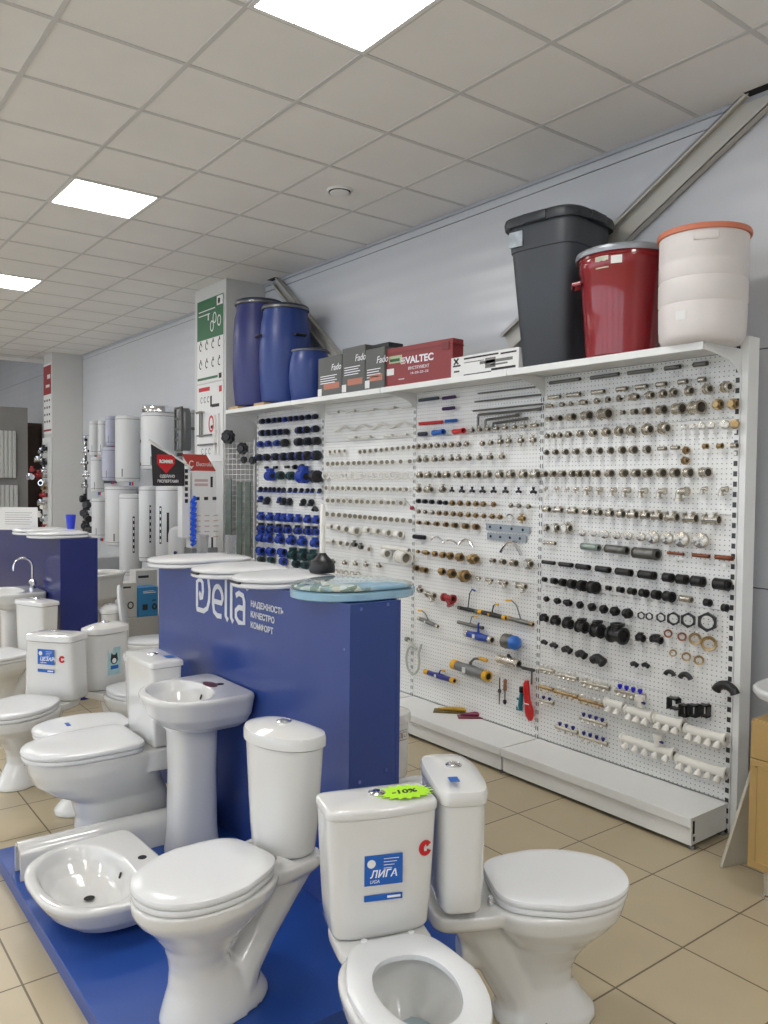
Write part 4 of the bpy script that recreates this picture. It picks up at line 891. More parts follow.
barrel('middle blue plastic barrel with a side handle', 3.64, 285, .228, .82, pf, BB, BBD, STEEL, (.9, -.9))
barrel('smallest round blue plastic barrel, next to the grey boxes', 3.60, 310, .175, .42, [(.78, 0), (.84, .01), (.87, .03), (.96, .25), (1, .5), (.97, .75), (.9, .9), (.86, .95), (.86, 1)], BB, BBD, STEEL, wood=False)
# dark grey wheeled-style bin
t = thing('rubbish_bin', 'tall dark grey square plastic bin with a lid, on the shelf top', 'bin', (3.64, top_at(556, 3.64), SH+.0005), math.radians(8), 'barrels and bins on top of the shelving')
GB = mat('bin_grey', rgb(62, 66, 72), .42, noise=.04)
bm = B(); L_ = []
for z, a in ((0, .185), (.012, .195), (.72, .268), (.725, .276), (.86, .288), (.89, .288)): L_.append(sell(a*.80, a*.80, 5, 48, z=z*.915))
loft(bm, L_); obj('body', bm, GB, t)
bm = B(); L_ = []
for z, a in ((.875, .295), (.868, .318), (.90, .325), (.925, .318), (.935, .29), (.945, .27), (.952, .2)): L_.append(sell(a*.80, a*.80, 4.5, 48, z=z*.915))
loft(bm, L_)
for s in (-1, 1): box(bm, -.08, .08, s*.240-.025, s*.240+.025, .795, .85, bev=.012); box(bm, s*.240-.025, s*.240+.025, -.08, .08, .795, .85, bev=.012)
obj('lid', bm, mat('bin_lid', rgb(48, 52, 58), .4), t)
bm = B(); box(bm, -.2350, -.226, .09, .18, .685, .77, M=None); obj('sticker', bm, mat('foil_sticker', rgb(190, 200, 208), .3, noise=.4, nscale=20), t, False)
# red bin
t = thing('waste_bin', 'shiny dark red round bin with grey rim between two larger bins', 'bin', (3.57, top_at(621, 3.57), SH+.0005), 0, 'barrels and bins on top of the shelving')
RB = mat('bin_red', rgb(140, 26, 34), .16, coat=.5, noise=.05)
bm = B(); lathe(bm, [(.19, 0), (.20, .008), (.215, .2), (.236, .44), (.244, .45), (.244, .50), (.25, .505), (.25, .53)], 48); obj('body', bm, RB, t)
bm = B(); lathe(bm, [(.25, .525), (.262, .52), (.266, .535), (.262, .55), (.24, .56), (.2, .568), (.01, .57)], 48, cap1=False); obj('lid', bm, mat('rim_grey', rgb(150, 154, 160), .35, .4), t)
for s in (1.25, -1.55):
    a = TOC+s; c = Vector((math.cos(a), math.sin(a), 0)); q = Vector((-c.y, c.x, 0)); bm = B(); zz = .40
    tube(bm, [c*.235-q*.06+Vector((0, 0, zz)), c*.275-q*.05+Vector((0, 0, zz-.005)), c*.275+q*.05+Vector((0, 0, zz-.005)), c*.235+q*.06+Vector((0, 0, zz))], .012, 8); obj('handle', bm, RB, t)
bm = B(); label_patch(bm, .2375, .44, .50, TOC-.72, TOC-.40, r2=.2445, grow=.002); obj('yellow_label', bm, mat('label_print', rgb(210, 210, 190), .5, noise=.3, nscale=30), t)
bm = B(); label_patch(bm, .2445, .455, .495, TOC-.34, TOC-.10, grow=.001); obj('price_label', bm, WPAP, t)
t.scale = (.93, .93, .98)
# white barrel with orange rim
t = thing('plastic_barrel', 'white translucent plastic barrel with orange rim at the shelf end', 'barrel', (3.52, top_at(700, 3.52), SH+.0005), 0, 'barrels and bins on top of the shelving')
WB = mat('barrel_white', rgb(222, 216, 214), .45, noise=.05); 
bm = B(); lathe(bm, [(a*.83, b*.87) for a, b in [(.19, 0), (.215, .01), (.232, .04), (.236, .1), (.238, .2), (.235, .21), (.24, .22), (.24, .33), (.236, .34), (.24, .35), (.24, .42), (.237, .43), (.24, .44), (.24, .58)]], 48); obj('body', bm, WB, t)
bm = B(); lathe(bm, [(a*.83, b*.87) for a, b in [(.235, .57), (.252, .572), (.255, .588), (.25, .60), (.235, .604), (.01, .602)]], 48, cap1=False); obj('rim', bm, mat('orange_rim', rgb(205, 120, 90), .45), t)
bm = B(); a = TOC-.1; box(bm, -.055, .055, -.004, .012, -.018, .018, bev=.006, M=Matrix.Translation((.201*math.cos(a), .201*math.sin(a), .465))@Matrix.Rotation(a+PI/2, 4, 'Z')); obj('hand_grip', bm, WB, t)
bm = B(); label_patch(bm, .198, .10, .14, TOC-.75, TOC-.50, grow=.0015); obj('price_label', bm, WPAP, t)
# boxes
def ybox(name, label, cat, x, pxa, pxb, h, dep, m, rz=0, group='boxes on top of the shelving', z=SH+.0005):
    ya, yb = top_at(pxa, x), top_at(pxb, x); L = abs(ya-yb)
    t = thing(name, label, cat, (x, (ya+yb)/2, z), rz, group)
    bm = B(); box(bm, 0, dep, -L/2, L/2, 0, h, bev=.003); obj('body', bm, m, t, False); return t, L
def fM(x, u0, z0): return face_M((x, u0, z0), (0, -1, 0), (0, 0, 1))
GBX = mat('dark_grey_carton', rgb(92, 94, 92), .55, noise=.06); ORB = mat('orange_print', rgb(185, 120, 100), .6)
for pxa, pxb, h, x, lb in ((318, 341.5, .31, 3.46, 'leftmost dark grey carton with a white tag'), (342, 364.5, .34, 3.44, 'tallest dark grey carton, middle of three'), (365, 384, .29, 3.42, 'dark grey carton partly behind the red case')):
    t, L = ybox('carton', lb, 'box', x, pxa, pxb, h, .22, GBX)
    text('print', 'Fado', .07, TEXTW, fM(-.0012, -.02, h-.11), t, shear=.2)
    bm = B()
    for i in range(4): quad(bm, fM(-.0006, L*.40, h-.15-.018*i), 0, L*(.62 if i % 2 else .7), 0, .006)
    obj('print_lines', bm, TEXTW, t, False); bm = B(); quad(bm, fM(-.0006, L*.25, .06), 0, L*.65, 0, .045); obj('print_band', bm, ORB, t, False)
    bm = B(); quad(bm, fM(-.002, L*.5, .015), 0, .055, 0, .055); obj('price_label', bm, WPAP, t, False)
t, L = ybox('carton', 'black carton standing behind the grey cartons, tallest edge showing', 'box', 3.72, 369, 388, .40, .14, BLK)
t, L = ybox('tool_case', 'red tool case with white lettering on top of the shelving', 'tool case', 3.46, 388.5, 449.5, .27, .10, mat('case_red', rgb(140, 48, 52), .45, noise=.04), math.radians(4))
bm = B(); box(bm, -.004, .104, -L/2-.002, L/2+.002, .23, .236); box(bm, -.006, .01, -L/2+.03, -L/2+.09, .20, .25); obj('rim', bm, mat('case_rim', rgb(120, 38, 42), .45), t, False)
bm = B(); quad(bm, fM(-.0006, L/2-.03, .165), 0, .13, 0, .05); obj('green_label', bm, mat('green_label', rgb(175, 190, 150), .6), t, False)
bm = B(); quad(bm, fM(-.0008, L/2-.038, .175), 0, .10, 0, .02); obj('label_print', bm, mat('dark_green_print', rgb(50, 90, 60), .6), t, False)
bm = B(); quad(bm, fM(-.0006, L/2-.005, .085), 0, .075, 0, .045); obj('price_label', bm, WPAP, t, False)
text('print', 'VALTEC', .065, TEXTW, fM(-.0012, L*.19, .150), t, width=.27, bold=.002)
bm = B(); M_ = fM(-.0006, L*.27, .150)
for i in range(2):
    for j in range(2): ribbon(bm, arc(.014+.022*i, .012+.022*j, .010, .010, 0, 360, 12), .004, M_)
obj('emblem', bm, TEXTW, t, False)
text('print', 'ИНСТРУМЕНТ', .03, TEXTW, fM(-.0012, L*.15, .105), t, width=.20); text('print', '16-20-25-32', .022, TEXTW, fM(-.0012, L*.12, .075), t, width=.17); text('print', 'www', .02, TEXTW, fM(-.0012, L*.30, .045), t, width=.06)
t, L = ybox('carton', 'white carton printed with a black telescopic tool, beside the dark bin', 'box', 3.46, 450.5, 518, .135, .20, WPAP)
bm = B()
M_ = fM(-.0006, L/2, 0)
quad(bm, M_, .02, .09, .075, .085); quad(bm, M_, .03, .08, .04, .05); 
ribbon(bm, [(.03, .09), (.07, .125)], .012, M_); ribbon(bm, [(.03, .125), (.07, .09)], .012, M_)
quad(bm, M_, .12, L*.72, .112, .122); quad(bm, M_, .12, L*.62, .012, .020); quad(bm, M_, L*.62, L*.96, .02, .034); quad(bm, M_, L*.75, L*.97, .108, .118); quad(bm, M_, .12, .3, .09, .094)
obj('black_print', bm, TEXTK, t, False); bm = B(); quad(bm, M_, L*.45, L*.92, .068, .086); quad(bm, M_, L*.53, L*.68, .04, .10); quad(bm, M_, L*.6, L*.85, .05, .06); obj('grey_print', bm, STEEL, t, False)

# ================================================================== TOILETS
def egg_ring(cx, cy, a, f, b_, z, e=2.1, e2=2.6, n=48, tp=.0):
    return [(cx+(x-cx)*(1-tp*max(0, (cy-y)/b_)), y, q) for x, y, q in sell(a, f, e, n, cx, cy, z, e2, b_)]
# local frame of a toilet: +y = front, bowl rim at z .40, cistern centre at y -.28
def toilet_body(style='classic', open_bowl=False):
    bm = B()
    R_ = []
    if style == 'skirt':
        prof = [(0, .125, .13, .30, -.04), (.10, .125, .12, .30, -.04), (.19, .13, .125, .30, -.02), (.235, .15, .20, .29, 0), (.28, .168, .255, .28, .0), (.34, .182, .282, .28, .0), (.385, .185, .29, .28, .0), (.40, .182, .288, .278, .0)]
        for z, a, f, b_, cy in prof: R_.append(egg_ring(0, cy, a, f, b_, z, 2.1, 5))
        loft(bm, R_)
        L = [sell(.185, .10, 5, 48, 0, -.27, z) for z in (.30, .34, .40)]; loft(bm, L)
    else:
        # bowl
        if style == 'cross':
            prof = [(.0, .125, .165, .20, .03), (.02, .122, .16, .20, .03), (.10, .098, .115, .17, .05), (.155, .086, .085, .10, .075), (.19, .086, .085, .09, .08), (.24, .105, .11, .10, .07), (.30, .145, .175, .14, .05), (.34, .168, .225, .17, .04), (.365, .18, .25, .20, .03), (.40, .183, .255, .21, .03)]
        else:
            prof = [(.0, .115, .165, .175, .035), (.025, .112, .16, .17, .035), (.07, .094, .125, .15, .03), (.12, .08, .098, .13, .02), (.17, .082, .10, .12, .02), (.21, .095, .12, .12, .02), (.26, .12, .155, .13, .03), (.31, .158, .215, .17, .03), (.345, .176, .246, .20, .03), (.385, .184, .257, .21, .03), (.40, .182, .255, .21, .03)]
        for z, a, f, b_, cy in prof: R_.append(egg_ring(0, cy, a, f, b_, z))
        if open_bowl:
            for z, a, f, b_, cy in ((.40, .142, .205, .15, .035), (.375, .138, .20, .148, .035), (.32, .12, .165, .13, .03), (.26, .085, .10, .09, .01), (.20, .05, .05, .05, -.01)): R_.append(egg_ring(0, cy, a, f, b_, z))
        loft(bm, R_)
        # shelf that carries the cistern
        L = [sell(.105+(.035 if z > .36 else .02), .12, 4, 40, 0, -.245, z) for z in (.345, .365, .385, .397)]; loft(bm, L)
        # trapway down to the foot
        if style == 'cross':
            for k in (-.035, .035): tube(bm, [(k*1.3, -.27, .375), (k*1.2, -.215, .29), (k, -.14, .19), (k, -.07, .11), (k*1.2, -.03, .03)], [.085, .07, .062, .066, .07], 14)
            tube(bm, [(0, -.14, .19), (0, -.245, .185)], .050, 16)
        else:
            tube(bm, [(0, -.22, .37), (0, -.19, .30), (0, -.12, .20), (0, -.06, .10), (0, -.04, .02)], [.085, .08, .082, .085, .09], 16)
            tube(bm, [(0, -.10, .215), (0, -.20, .22), (0, -.25, .22)], [.058, .055, .055], 18); lathe(bm, [(.058, -.255), (.058, -.235)], 18, 'Y', c=(0, 0, .22))
    return mesh_remesh(bm, .0065 if style != 'skirt' else .007, 7, 'bowl')
BODIES = {}
def body_mesh(style, op):
    k = (style, op)
    if k not in BODIES: BODIES[k] = toilet_body(style, op); BODIES[k].materials.append(CER)
    return BODIES[k]
WATER = mat('toilet_water', rgb(170, 188, 196), .05, spec=.8)
def toilet(label, loc, head, style='classic', open_bowl=False, lid=(.185, .255, .185), lidz=0, cist=(.175, .082, .38), ctype='square', taper=.9, lidh=.035, group=None, cist_z=.40, tilt=0, lid_e=2.2, square_lid=False, button=True, top_over=.008, cw_bot=None, lid_up=False):
    """cist = (half width, half depth, height); head = world (x, y) of the front"""
    rz = math.atan2(-head[0], head[1])
    t = thing('toilet', label, 'toilet', loc, rz, group)
    b = new_obj('bowl', body_mesh(style, open_bowl), t)
    a, f, bk = lid; cy = .03; z0 = .402
    if open_bowl:
        bm = B(); O = [egg_ring(0, cy, a-q, f-q, bk-q+.02, z, 2.3, 5, tp=.30) for q, z in ((.006, z0), (.0, z0+.006), (.002, z0+.016), (.012, z0+.021))]
        I = [egg_ring(0, cy+.015, .108+q, .175+q, .125+q, z, 2.2, 2.6, tp=.15) for q, z in ((.012, z0+.020), (.0, z0+.014), (.0, z0))]
        loft(bm, O+I+[O[0]], False, False); bmesh.ops.remove_doubles(bm, verts=bm.verts, dist=1e-6); obj('seat', bm, SEATP, t)
        bm = B(); loft(bm, [sell(.085, .105, 2, 32, 0, .03, .25), sell(.07, .09, 2, 32, 0, .03, .243)]); obj('water', bm, WATER, t)
    else:
        e2 = 7 if square_lid else 4.5; tp = .0 if square_lid else .26
        bm = B(); slab(bm, a-.004, f-.004, bk-.004, z0, z0+.020, lid_e, e2, cy, .006, tp=tp); obj('seat', bm, SEATP, t)
        bm = B(); slab(bm, a, f, bk, z0+.0205, z0+.044, lid_e, e2, cy, .009, .006, tp=tp); o = obj('seat_lid', bm, SEATP, t)
        if lid_up: yh = cy-bk+.01; o.matrix_basis = Matrix.Translation((0, yh, z0+.03)) @ Matrix.Rotation(math.radians(98), 4, 'X') @ Matrix.Translation((0, -yh, -z0-.02))
    for s in (-1, 1):
        bm = B(); lathe(bm, [(.012, .399), (.012, .412), (.009, .424)], 14, 'Z', c=(s*.07, cy-bk-.012, 0)); obj('hinge', bm, CHR if not open_bowl else SEATP, t)
    # cistern
    cw, cdp, ch = cist; zc = cist_z; yc = -.285; bm = B(); L = []; n = 64
    E_ = {'square': 8, 'round': 2.9, 'oval': 2.5, 'box': 12, 'tall': 5}[ctype]
    wb = cw_bot if cw_bot else cw*taper
    def cr(w_, d_, z, bow):
        pts = sell(w_, d_, E_, n, 0, yc, z, E_)
        return [(x, y+(bow*(1-(x/w_)**2) if y > yc else 0), q) for x, y, q in pts]
    bow = {'square': .014, 'round': .02, 'oval': .03, 'box': .003, 'tall': .012}[ctype]
    for fz, fs, fd in ((0, .90, .86), (.02, .97, .95), (.05, 1, 1)): L.append(cr(wb*fs, cdp*.9*fd, zc+ch*fz, bow))
    for fz in (.25, .5, .75, 1): L.append(cr(wb+(cw-wb)*fz**.8, cdp*(.9+.1*fz), zc+ch*fz, bow))
    loft(bm, L); c = obj('cistern', bm, CER, t)
    bm = B(); L = []; o_ = top_over; zz = zc+ch+.0015
    dome = {'square': .010, 'round': .022, 'oval': .018, 'box': .004, 'tall': .020}[ctype]
    for q, z in ((.002, 0), (o_, .004), (o_, lidh*.7), (o_-.004, lidh*.92), (-.006, lidh)): L.append(cr(cw+q, cdp+q, zz+z, bow))
    for k, d in ((.75, .55), (.45, .9), (.15, 1)): L.append([(x*k, yc+(y-yc)*k, zz+lidh+dome*d) for x, y, z in cr(cw-.006, cdp-.006, 0, bow)])
    loft(bm, L); cl = obj('cistern_lid', bm, CER, t)
    if button:
        bm = B(); zt = zz+lidh+dome; lathe(bm, [(.026, zt-.006), (.026, zt+.003), (.021, zt+.005), (.020, zt+.003)], 24, 'Z', c=(0, yc+.005, 0)); obj('flush_ring', bm, CHR, t)
        bm = B(); lathe(bm, [(.0195, zt+.001), (.0195, zt+.004), (.015, zt+.0065), (.001, zt+.007)], 24, 'Z', c=(0, yc+.005, 0), cap1=False); box(bm, -.0015, .0015, yc-.013, yc+.023, zt+.004, zt+.0075); obj('flush_button', bm, CHR, t)
    t['zt'] = zz+lidh+dome; del t['zt']
    return t, dict(zc=zc, ch=ch, yc=yc, cw=cw, cd=cdp, bow=bow, top=zz+lidh+dome, wb=wb)
def on_front(info, u, z, up=None, eps=.0015):
    """matrix on the cistern's front face, u = to the right as seen from the front (local -x... )"""
    f = (z-info['zc'])/info['ch']; w_ = info['wb']+(info['cw']-info['wb'])*max(f, 0)**.8; d = info['cd']*(.9+.1*f)
    y = info['yc']+d+info['bow']*(1-(u/w_)**2)+eps
    slope = info['bow']*2*u/w_**2
    return face_M((-u, y, z), (-1, slope*-1, 0), (0, 0, 1))
def sticker_set(t, info, u, z, word, s=1.0):
    """blue name sticker with a strip below, and a red round one"""
    M_ = on_front(info, u, z)
    bm = B(); quad(bm, M_, 0, .10*s, .022*s, .10*s); quad(bm, M_, 0, .10*s, -.018*s, -.002*s); obj('blue_sticker', bm, BLUST, t, False)
    bm = B(); M2 = M_ @ Matrix.Translation((.018*s, .078*s, .0007)); loft(bm, [[(.011*s*math.cos(a), .011*s*math.sin(a), h) for a in [2*PI*k/20 for k in range(20)]] for h in (0, .0005)], M=M2); obj('round_mark', bm, WPAP, t, False)
    text('sticker_print', word, .026*s, TEXTW, M_ @ Matrix.Translation((.014*s, .042*s, .0008)), t, shear=.2, bold=.0006)
    text('sticker_print', 'LIGA' if word == 'ЛИГА' else 'сантек', .012*s, TEXTW, M_ @ Matrix.Translation((.014*s, .028*s, .0008)), t, shear=.2)
    bm = B()
    for i in range(4): quad(bm, M_ @ Matrix.Translation((0, 0, .0008)), .05*s, (.09-.006*i)*s, (.088-.008*i)*s, (.0895-.008*i)*s, .0003)
    quad(bm, M_ @ Matrix.Translation((0, 0, .0008)), .06*s, .095*s, -.013*s, -.007*s, .0003); obj('sticker_lines', bm, TEXTW, t, False)
def red_mark(t, info, u, z, s=1.0):
    M_ = on_front(info, u, z); bm = B(); ribbon(bm, arc(0, 0, .0125*s, .0145*s, 30, 335, 20), .015*s, M_); obj('red_sticker', bm, REDST, t, False)
    bm = B(); M2 = M_ @ Matrix.Translation((0, 0, .0012)); quad(bm, M2, -.004*s, .004*s, -.008*s, .002*s, .0003); quad(bm, M2, -.002*s, .012*s, -.002*s, .003*s, .0003); quad(bm, M2, -.001*s, .002*s, 0, .009*s, .0003); obj('hand_mark', bm, WPAP, t, False)

PH = .06   # platform height
# ---- 1 the open toilet with the blue LIGA sticker
hd = Vector((-.325, -.946)).normalized()
t, inf = toilet('open white toilet facing the camera, blue sticker and green discount star on cistern', (1.318, 1.598, .001), hd, 'classic', True, cist=(.165, .080, .35), ctype='square', taper=.88, lidh=.028, top_over=.004, group=None, lid=(.175, .275, .185))
sticker_set(t, inf, -.062, inf['zc']+.135, 'ЛИГА', 1.12); red_mark(t, inf, .123, inf['zc']+.245, 1.05)
star = []
for k in range(36):
    a = 2*PI*k/36; r_ = 1 if k % 2 else .74; star.append((r_*.092*math.cos(a), r_*.056*math.sin(a)))
q = thing('price_star', 'bright green starburst discount sign lying on the open toilet cistern', 'price tag', tuple((t.matrix_basis @ Vector((-.078, -.262, inf['top']+.0012)))), t.rotation_euler.z+.0)
bm = B(); loft(bm, [[(x, y, z) for x, y in star] for z in (0, .0015)]); obj('star', bm, mat('neon_green_card', rgb(178, 236, 40), .6), q, False)
text('print', '-10%', .036, TEXTK, Matrix.Translation((.040, .011, .0022)) @ Matrix.Rotation(PI, 4, 'Z'), q, bold=.0009, shear=.15, width=.08)
# ---- 2 toilet on the tiles turned to the right
toR, infR = toilet('white closed toilet on the tiles facing right, with tall rounded cistern', (1.945, 1.715, .001), (.875, -.485), 'classic', cist_z=.425, cist=(.168, .074, .325), ctype='tall', taper=1.03, lidh=.045, top_over=.005, lid=(.19, .265, .19))
M_ = face_M((.06, infR['yc']-.02, infR['top']+.0005), (-1, 0, 0), (0, 1, 0)); bm = B(); quad(bm, M_ @ Matrix.Translation((-.09, -.02, -.004)), 0, .04, 0, .03); obj('blue_sticker', bm, BLUST, toR, False)
for k in (-.02, .03):
    bm = B(); tube(bm, [(.105, k-.03, .03), (.119, k-.03, .03)], .004, 8); obj('bolt_hole', bm, DRK, toR)
# ---- 3 toilet with the crossed pedestal
toilet('white closed toilet with X-shaped pedestal on the blue platform, tall rounded cistern', (1.105, 2.285, PH+.001), (-.975, -.22), 'cross', cist=(.155, .078, .365), ctype='oval', taper=.78, lidh=.045, lid=(.185, .25, .19), group=None)
# ---- 4 skirted toilet beside the pedestal sink
tD, iD = toilet('white skirted toilet behind the floor basin, flat square-backed lid', (1.18, 3.727, PH+.001), (-1, .0), 'skirt', cist=(.17, .075, .37), ctype='box', taper=1.0, lidh=.03, square_lid=True, lid=(.195, .285, .22))
bm = B(); M_ = face_M((.0, iD['yc']-.02, iD['top']+.0004), (0, -1, 0), (1, 0, 0)); quad(bm, M_, .0, .04, -.12, -.07); obj('blue_sticker', bm, BLUST, tD, False)
# ---- 5 toilet behind it
tE, iE = toilet('white toilet on tiles with a rounded lid bearing a small blue sticker', (1.33, 4.20, .001), (-1, .04), 'classic', cist=(.17, .08, .32), ctype='square', lid=(.19, .27, .20))
bm = B(); box(bm, -.03, .03, .12, .14, .4525, .4535); obj('blue_sticker', bm, BLUST, tE, False)
# ---- 6 toilet with blue sticker, left
tF, iF = toilet('white closed toilet with blue sticker and red round mark, near left frame edge', (1.14, 4.80, .001), (-.77, -.64), 'classic', cist=(.155, .085, .345), ctype='square', taper=1.12, lidh=.04, lid=(.19, .27, .19))
sticker_set(tF, iF, -.06, iF['zc']+.19, 'ЦЕЗАРЬ', 1.15); red_mark(tF, iF, .10, iF['zc']+.25, .95)
M_ = Matrix.Rotation(0, 4, 'Z')
bm = B(); label_patch(bm, .115, .05, .12, PI/2-.1, PI/2+.5, c=(0, -.02), grow=.012); obj('purple_sticker', bm, mat('purple_sticker', rgb(84, 50, 140), .5), tF, False)
# ---- 7 toilet with dog sticker
tG, iG = toilet('white toilet with rounded cistern bearing a pale blue animal picture', (1.775, 4.80, .001), (.35, -.94), 'classic', cist=(.145, .08, .345), ctype='round', taper=1.1, lidh=.04, lid=(.185, .26, .185))
M_ = on_front(iG, -.055, iG['zc']+.09)
bm = B(); quad(bm, M_, 0, .09, 0, .17); obj('picture_sticker', bm, mat('pale_teal_print', rgb(170, 205, 210), .5, noise=.15, nscale=30), tG, False)
M2 = M_ @ Matrix.Translation((.045, .095, .0008)); bm = B()
loft(bm, [[(.026*math.cos(a), .030*math.sin(a), z) for a in [2*PI*k/20 for k in range(20)]] for z in (0, .0004)], M=M2)
for sx in (-1, 1): loft(bm, [[(sx*.024, .008, z), (sx*.020, .044, z), (sx*.006, .027, z)] for z in (0, .0004)], M=M2)
obj('animal_print', bm, TEXTK, tG, False)
bm = B(); M3 = M2 @ Matrix.Translation((0, -.008, .0006)); loft(bm, [[(.015*math.cos(a), .016*math.sin(a), z) for a in [2*PI*k/16 for k in range(16)]] for z in (0, .0003)], M=M3); obj('animal_face', bm, WPAP, tG, False)
M2 = M_ @ Matrix.Translation((0, 0, .0008))
bm = B(); quad(bm, M2, .02, .075, .035, .058, .0004); obj('blue_print', bm, BLUST, tG, False)
# ---- 8 toilet at the left edge
toilet('white toilet with slim tall cistern against the left blue display', (1.33, 6.26, .001), (-.93, -.36), 'classic', cist=(.165, .075, .36), ctype='square', taper=.92, lid=(.19, .27, .19), square_lid=True)
# ---- 9 toilet with the greek key band, right of the display
tK, iK = toilet('white toilet with gold Greek key band, mostly hidden by blue display', (2.104, 2.505, .001), (.0, -1.0), 'classic', cist=(.155, .075, .25), ctype='round', taper=1.0, lidh=.045, lid=(.165, .24, .175))
bm = B(); GOLD = mat('gold_key_band', rgb(120, 104, 84), .4)
for uu in [(-.105+.03*i) for i in range(7)]:
    M_ = on_front(iK, uu, iK['zc']+.19)
    ribbon(bm, [(0, 0), (0, .026), (.022, .026), (.022, .006), (.009, .006), (.009, .016)], .003, M_); quad(bm, M_, -.004, .028, .034, .037); quad(bm, M_, -.004, .028, -.008, -.005)
obj('key_band', bm, GOLD, tK, False)
for sgn in (-1, 1):
    bm = B()
    for k in range(2):
        M_ = face_M((sgn*(iK['cw']+.0012), iK['yc']+.03-.03*k if sgn > 0 else iK['yc']-.03+.03*k, iK['zc']+.19), (0, -sgn*-1 if False else (-1 if sgn > 0 else 1), 0), (0, 0, 1))
        ribbon(bm, [(0, 0), (0, .026), (.022, .026), (.022, .006), (.009, .006), (.009, .016)], .003, M_); quad(bm, M_, -.004, .028, .034, .037); quad(bm, M_, -.004, .028, -.008, -.005)
    obj('key_band', bm, GOLD, tK, False)
# ---- 10 toilet behind the left display
toilet('white toilet whose cistern shows at the right side of the left display', (2.42, 6.30, .001), (.9, -.42), 'classic', cist=(.16, .075, .25), ctype='round', taper=1.0, lid=(.185, .26, .185), lid_up=True)

# ================================================================== BASINS
def basin_mesh(w_, d, h, name='basin', ledge=.13, bowlz=.11, vox=.006, flatback=True, e=2.3):
    """half width w_ along x, +y = front; flat back at y=0, front at y=d; rim at z=h"""
    bm = B(); n = 64
    def ring(sw, sd, z, back=0.0, cyo=0):
        out = []
        for k in range(n):
            t_ = 2*PI*k/n; c, s = math.cos(t_), math.sin(t_)
            x = w_*sw*math.copysign(abs(c)**(2/e), c) if s >= 0 else w_*sw*math.copysign(abs(c)**(2/9), c)
            y0 = ledge+.03
            y = y0+cyo+((d-y0)*sd*abs(s)**(2/e) if s >= 0 else -(y0-back)*abs(s)**(2/9))
            out.append((x, y, z))
        return out
    O = [ring(.45, .35, 0, .06), ring(.60, .52, .008, .03), ring(.76, .72, .035, .01), ring(.88, .87, .075, .0), ring(.955, .955, h-.045, 0), ring(1, 1, h-.02, 0), ring(1.0, 1.0, h-.006, 0), ring(.985, .985, h, .006)]
    def iring(sw, sd, z):
        out = []
        y0 = ledge+.03+(d-ledge-.03)*.35
        for k in range(n):
            t_ = 2*PI*k/n; c, s = math.cos(t_), math.sin(t_); x = w_*.86*sw*math.copysign(abs(c)**(2/2.4), c)
            f = d-.035-y0; b2 = y0-ledge
            out.append((x, y0+(f*sd*s if s > 0 else b2*sd*s*1.0), z))
        return out
    I = [iring(1, 1, h), iring(.97, .96, h-.012), iring(.90, .88, h-.045), iring(.72, .70, h-bowlz*.82), iring(.4, .4, h-bowlz), iring(.12, .12, h-bowlz-.004)]
    loft(bm, O+I)
    return mesh_remesh(bm, vox, 5, name)
def fit_basin(t, d, h, ledge, bowlz, w_, hole=True, drain=True):
    if hole: bm = B(); lathe(bm, [(.017, h-.002), (.017, h+.0015), (.0, h+.0015)], 20, 'Z', c=(0, ledge*.5, 0), cap1=False); obj('tap_hole', bm, DRK, t)
    bm = B(); lathe(bm, [(.02, h-bowlz+.004), (.0, h-bowlz+.005)], 20, 'Z', c=(0, ledge+.03+(d-ledge-.03)*.35, 0), cap1=False); obj('drain', bm, DRK, t)
    bm = B(); M_ = Matrix.Translation((0, ledge+.022, h-.045)) @ Matrix.Rotation(math.radians(-70), 4, 'X'); loft(bm, [[(p[0], p[1], z) for p in sell(.005, .012, 2, 16)] for z in (0, .004)], M=M_); obj('overflow_hole', bm, DRK, t)
BM1 = basin_mesh(.235, .43, .17, ledge=.14); BM1.materials.append(CER)
DX = 1.695     # display face
def put_basin(label, x, y, z, rz, mesh, d, h, ledge, bowlz, w_, group=None, **k):
    t = thing('wash_basin', label, 'basin', (x, y, z), rz, group); new_obj('basin', mesh, t); fit_basin(t, d, h, ledge, bowlz, w_, **k); return t
RZL = PI/2     # front to world -x
zS = .61
tS = put_basin('white pedestal wash basin with brown oval sticker, against the blue display', DX-.004, 3.33, zS, RZL, BM1, .43, .17, .14, .11, .235)
bm = B(); loft(bm, [[(p[0]+.02, p[1]+.11, z) for p in sell(.055, .028, 2, 28)] for z in (.171, .1725)]); obj('brown_sticker', bm, mat('brown_oval_sticker', rgb(92, 44, 44), .3, noise=.3, nscale=40), tS, False)
bm = B()
PR = []
for z, a, b_ in ((0, .115, .10), (.01, .115, .10), (.1, .105, .095), (.35, .10, .09), (.55, .105, .095), (.63, .115, .10), (zS-PH+.006, .12, .11)): PR.append(sell(a, b_, 3, 40, 0, 0, z))
loft(bm, PR); ped = obj('basin_pedestal', bm, CER); ped.location = (DX-.21, 3.33, PH+.001); tag(ped, 'white tapered pedestal under the wash basin with the brown sticker', 'pedestal')
# basin on the platform
BM2 = basin_mesh(.31, .48, .16, ledge=.13, bowlz=.10, e=2.8); BM2.materials.append(CER)
tB2 = put_basin('white D-shaped wash basin lying on the blue platform, no pedestal', 1.215, 3.045, PH+.001, RZL+.03, BM2, .48, .16, .13, .10, .31)
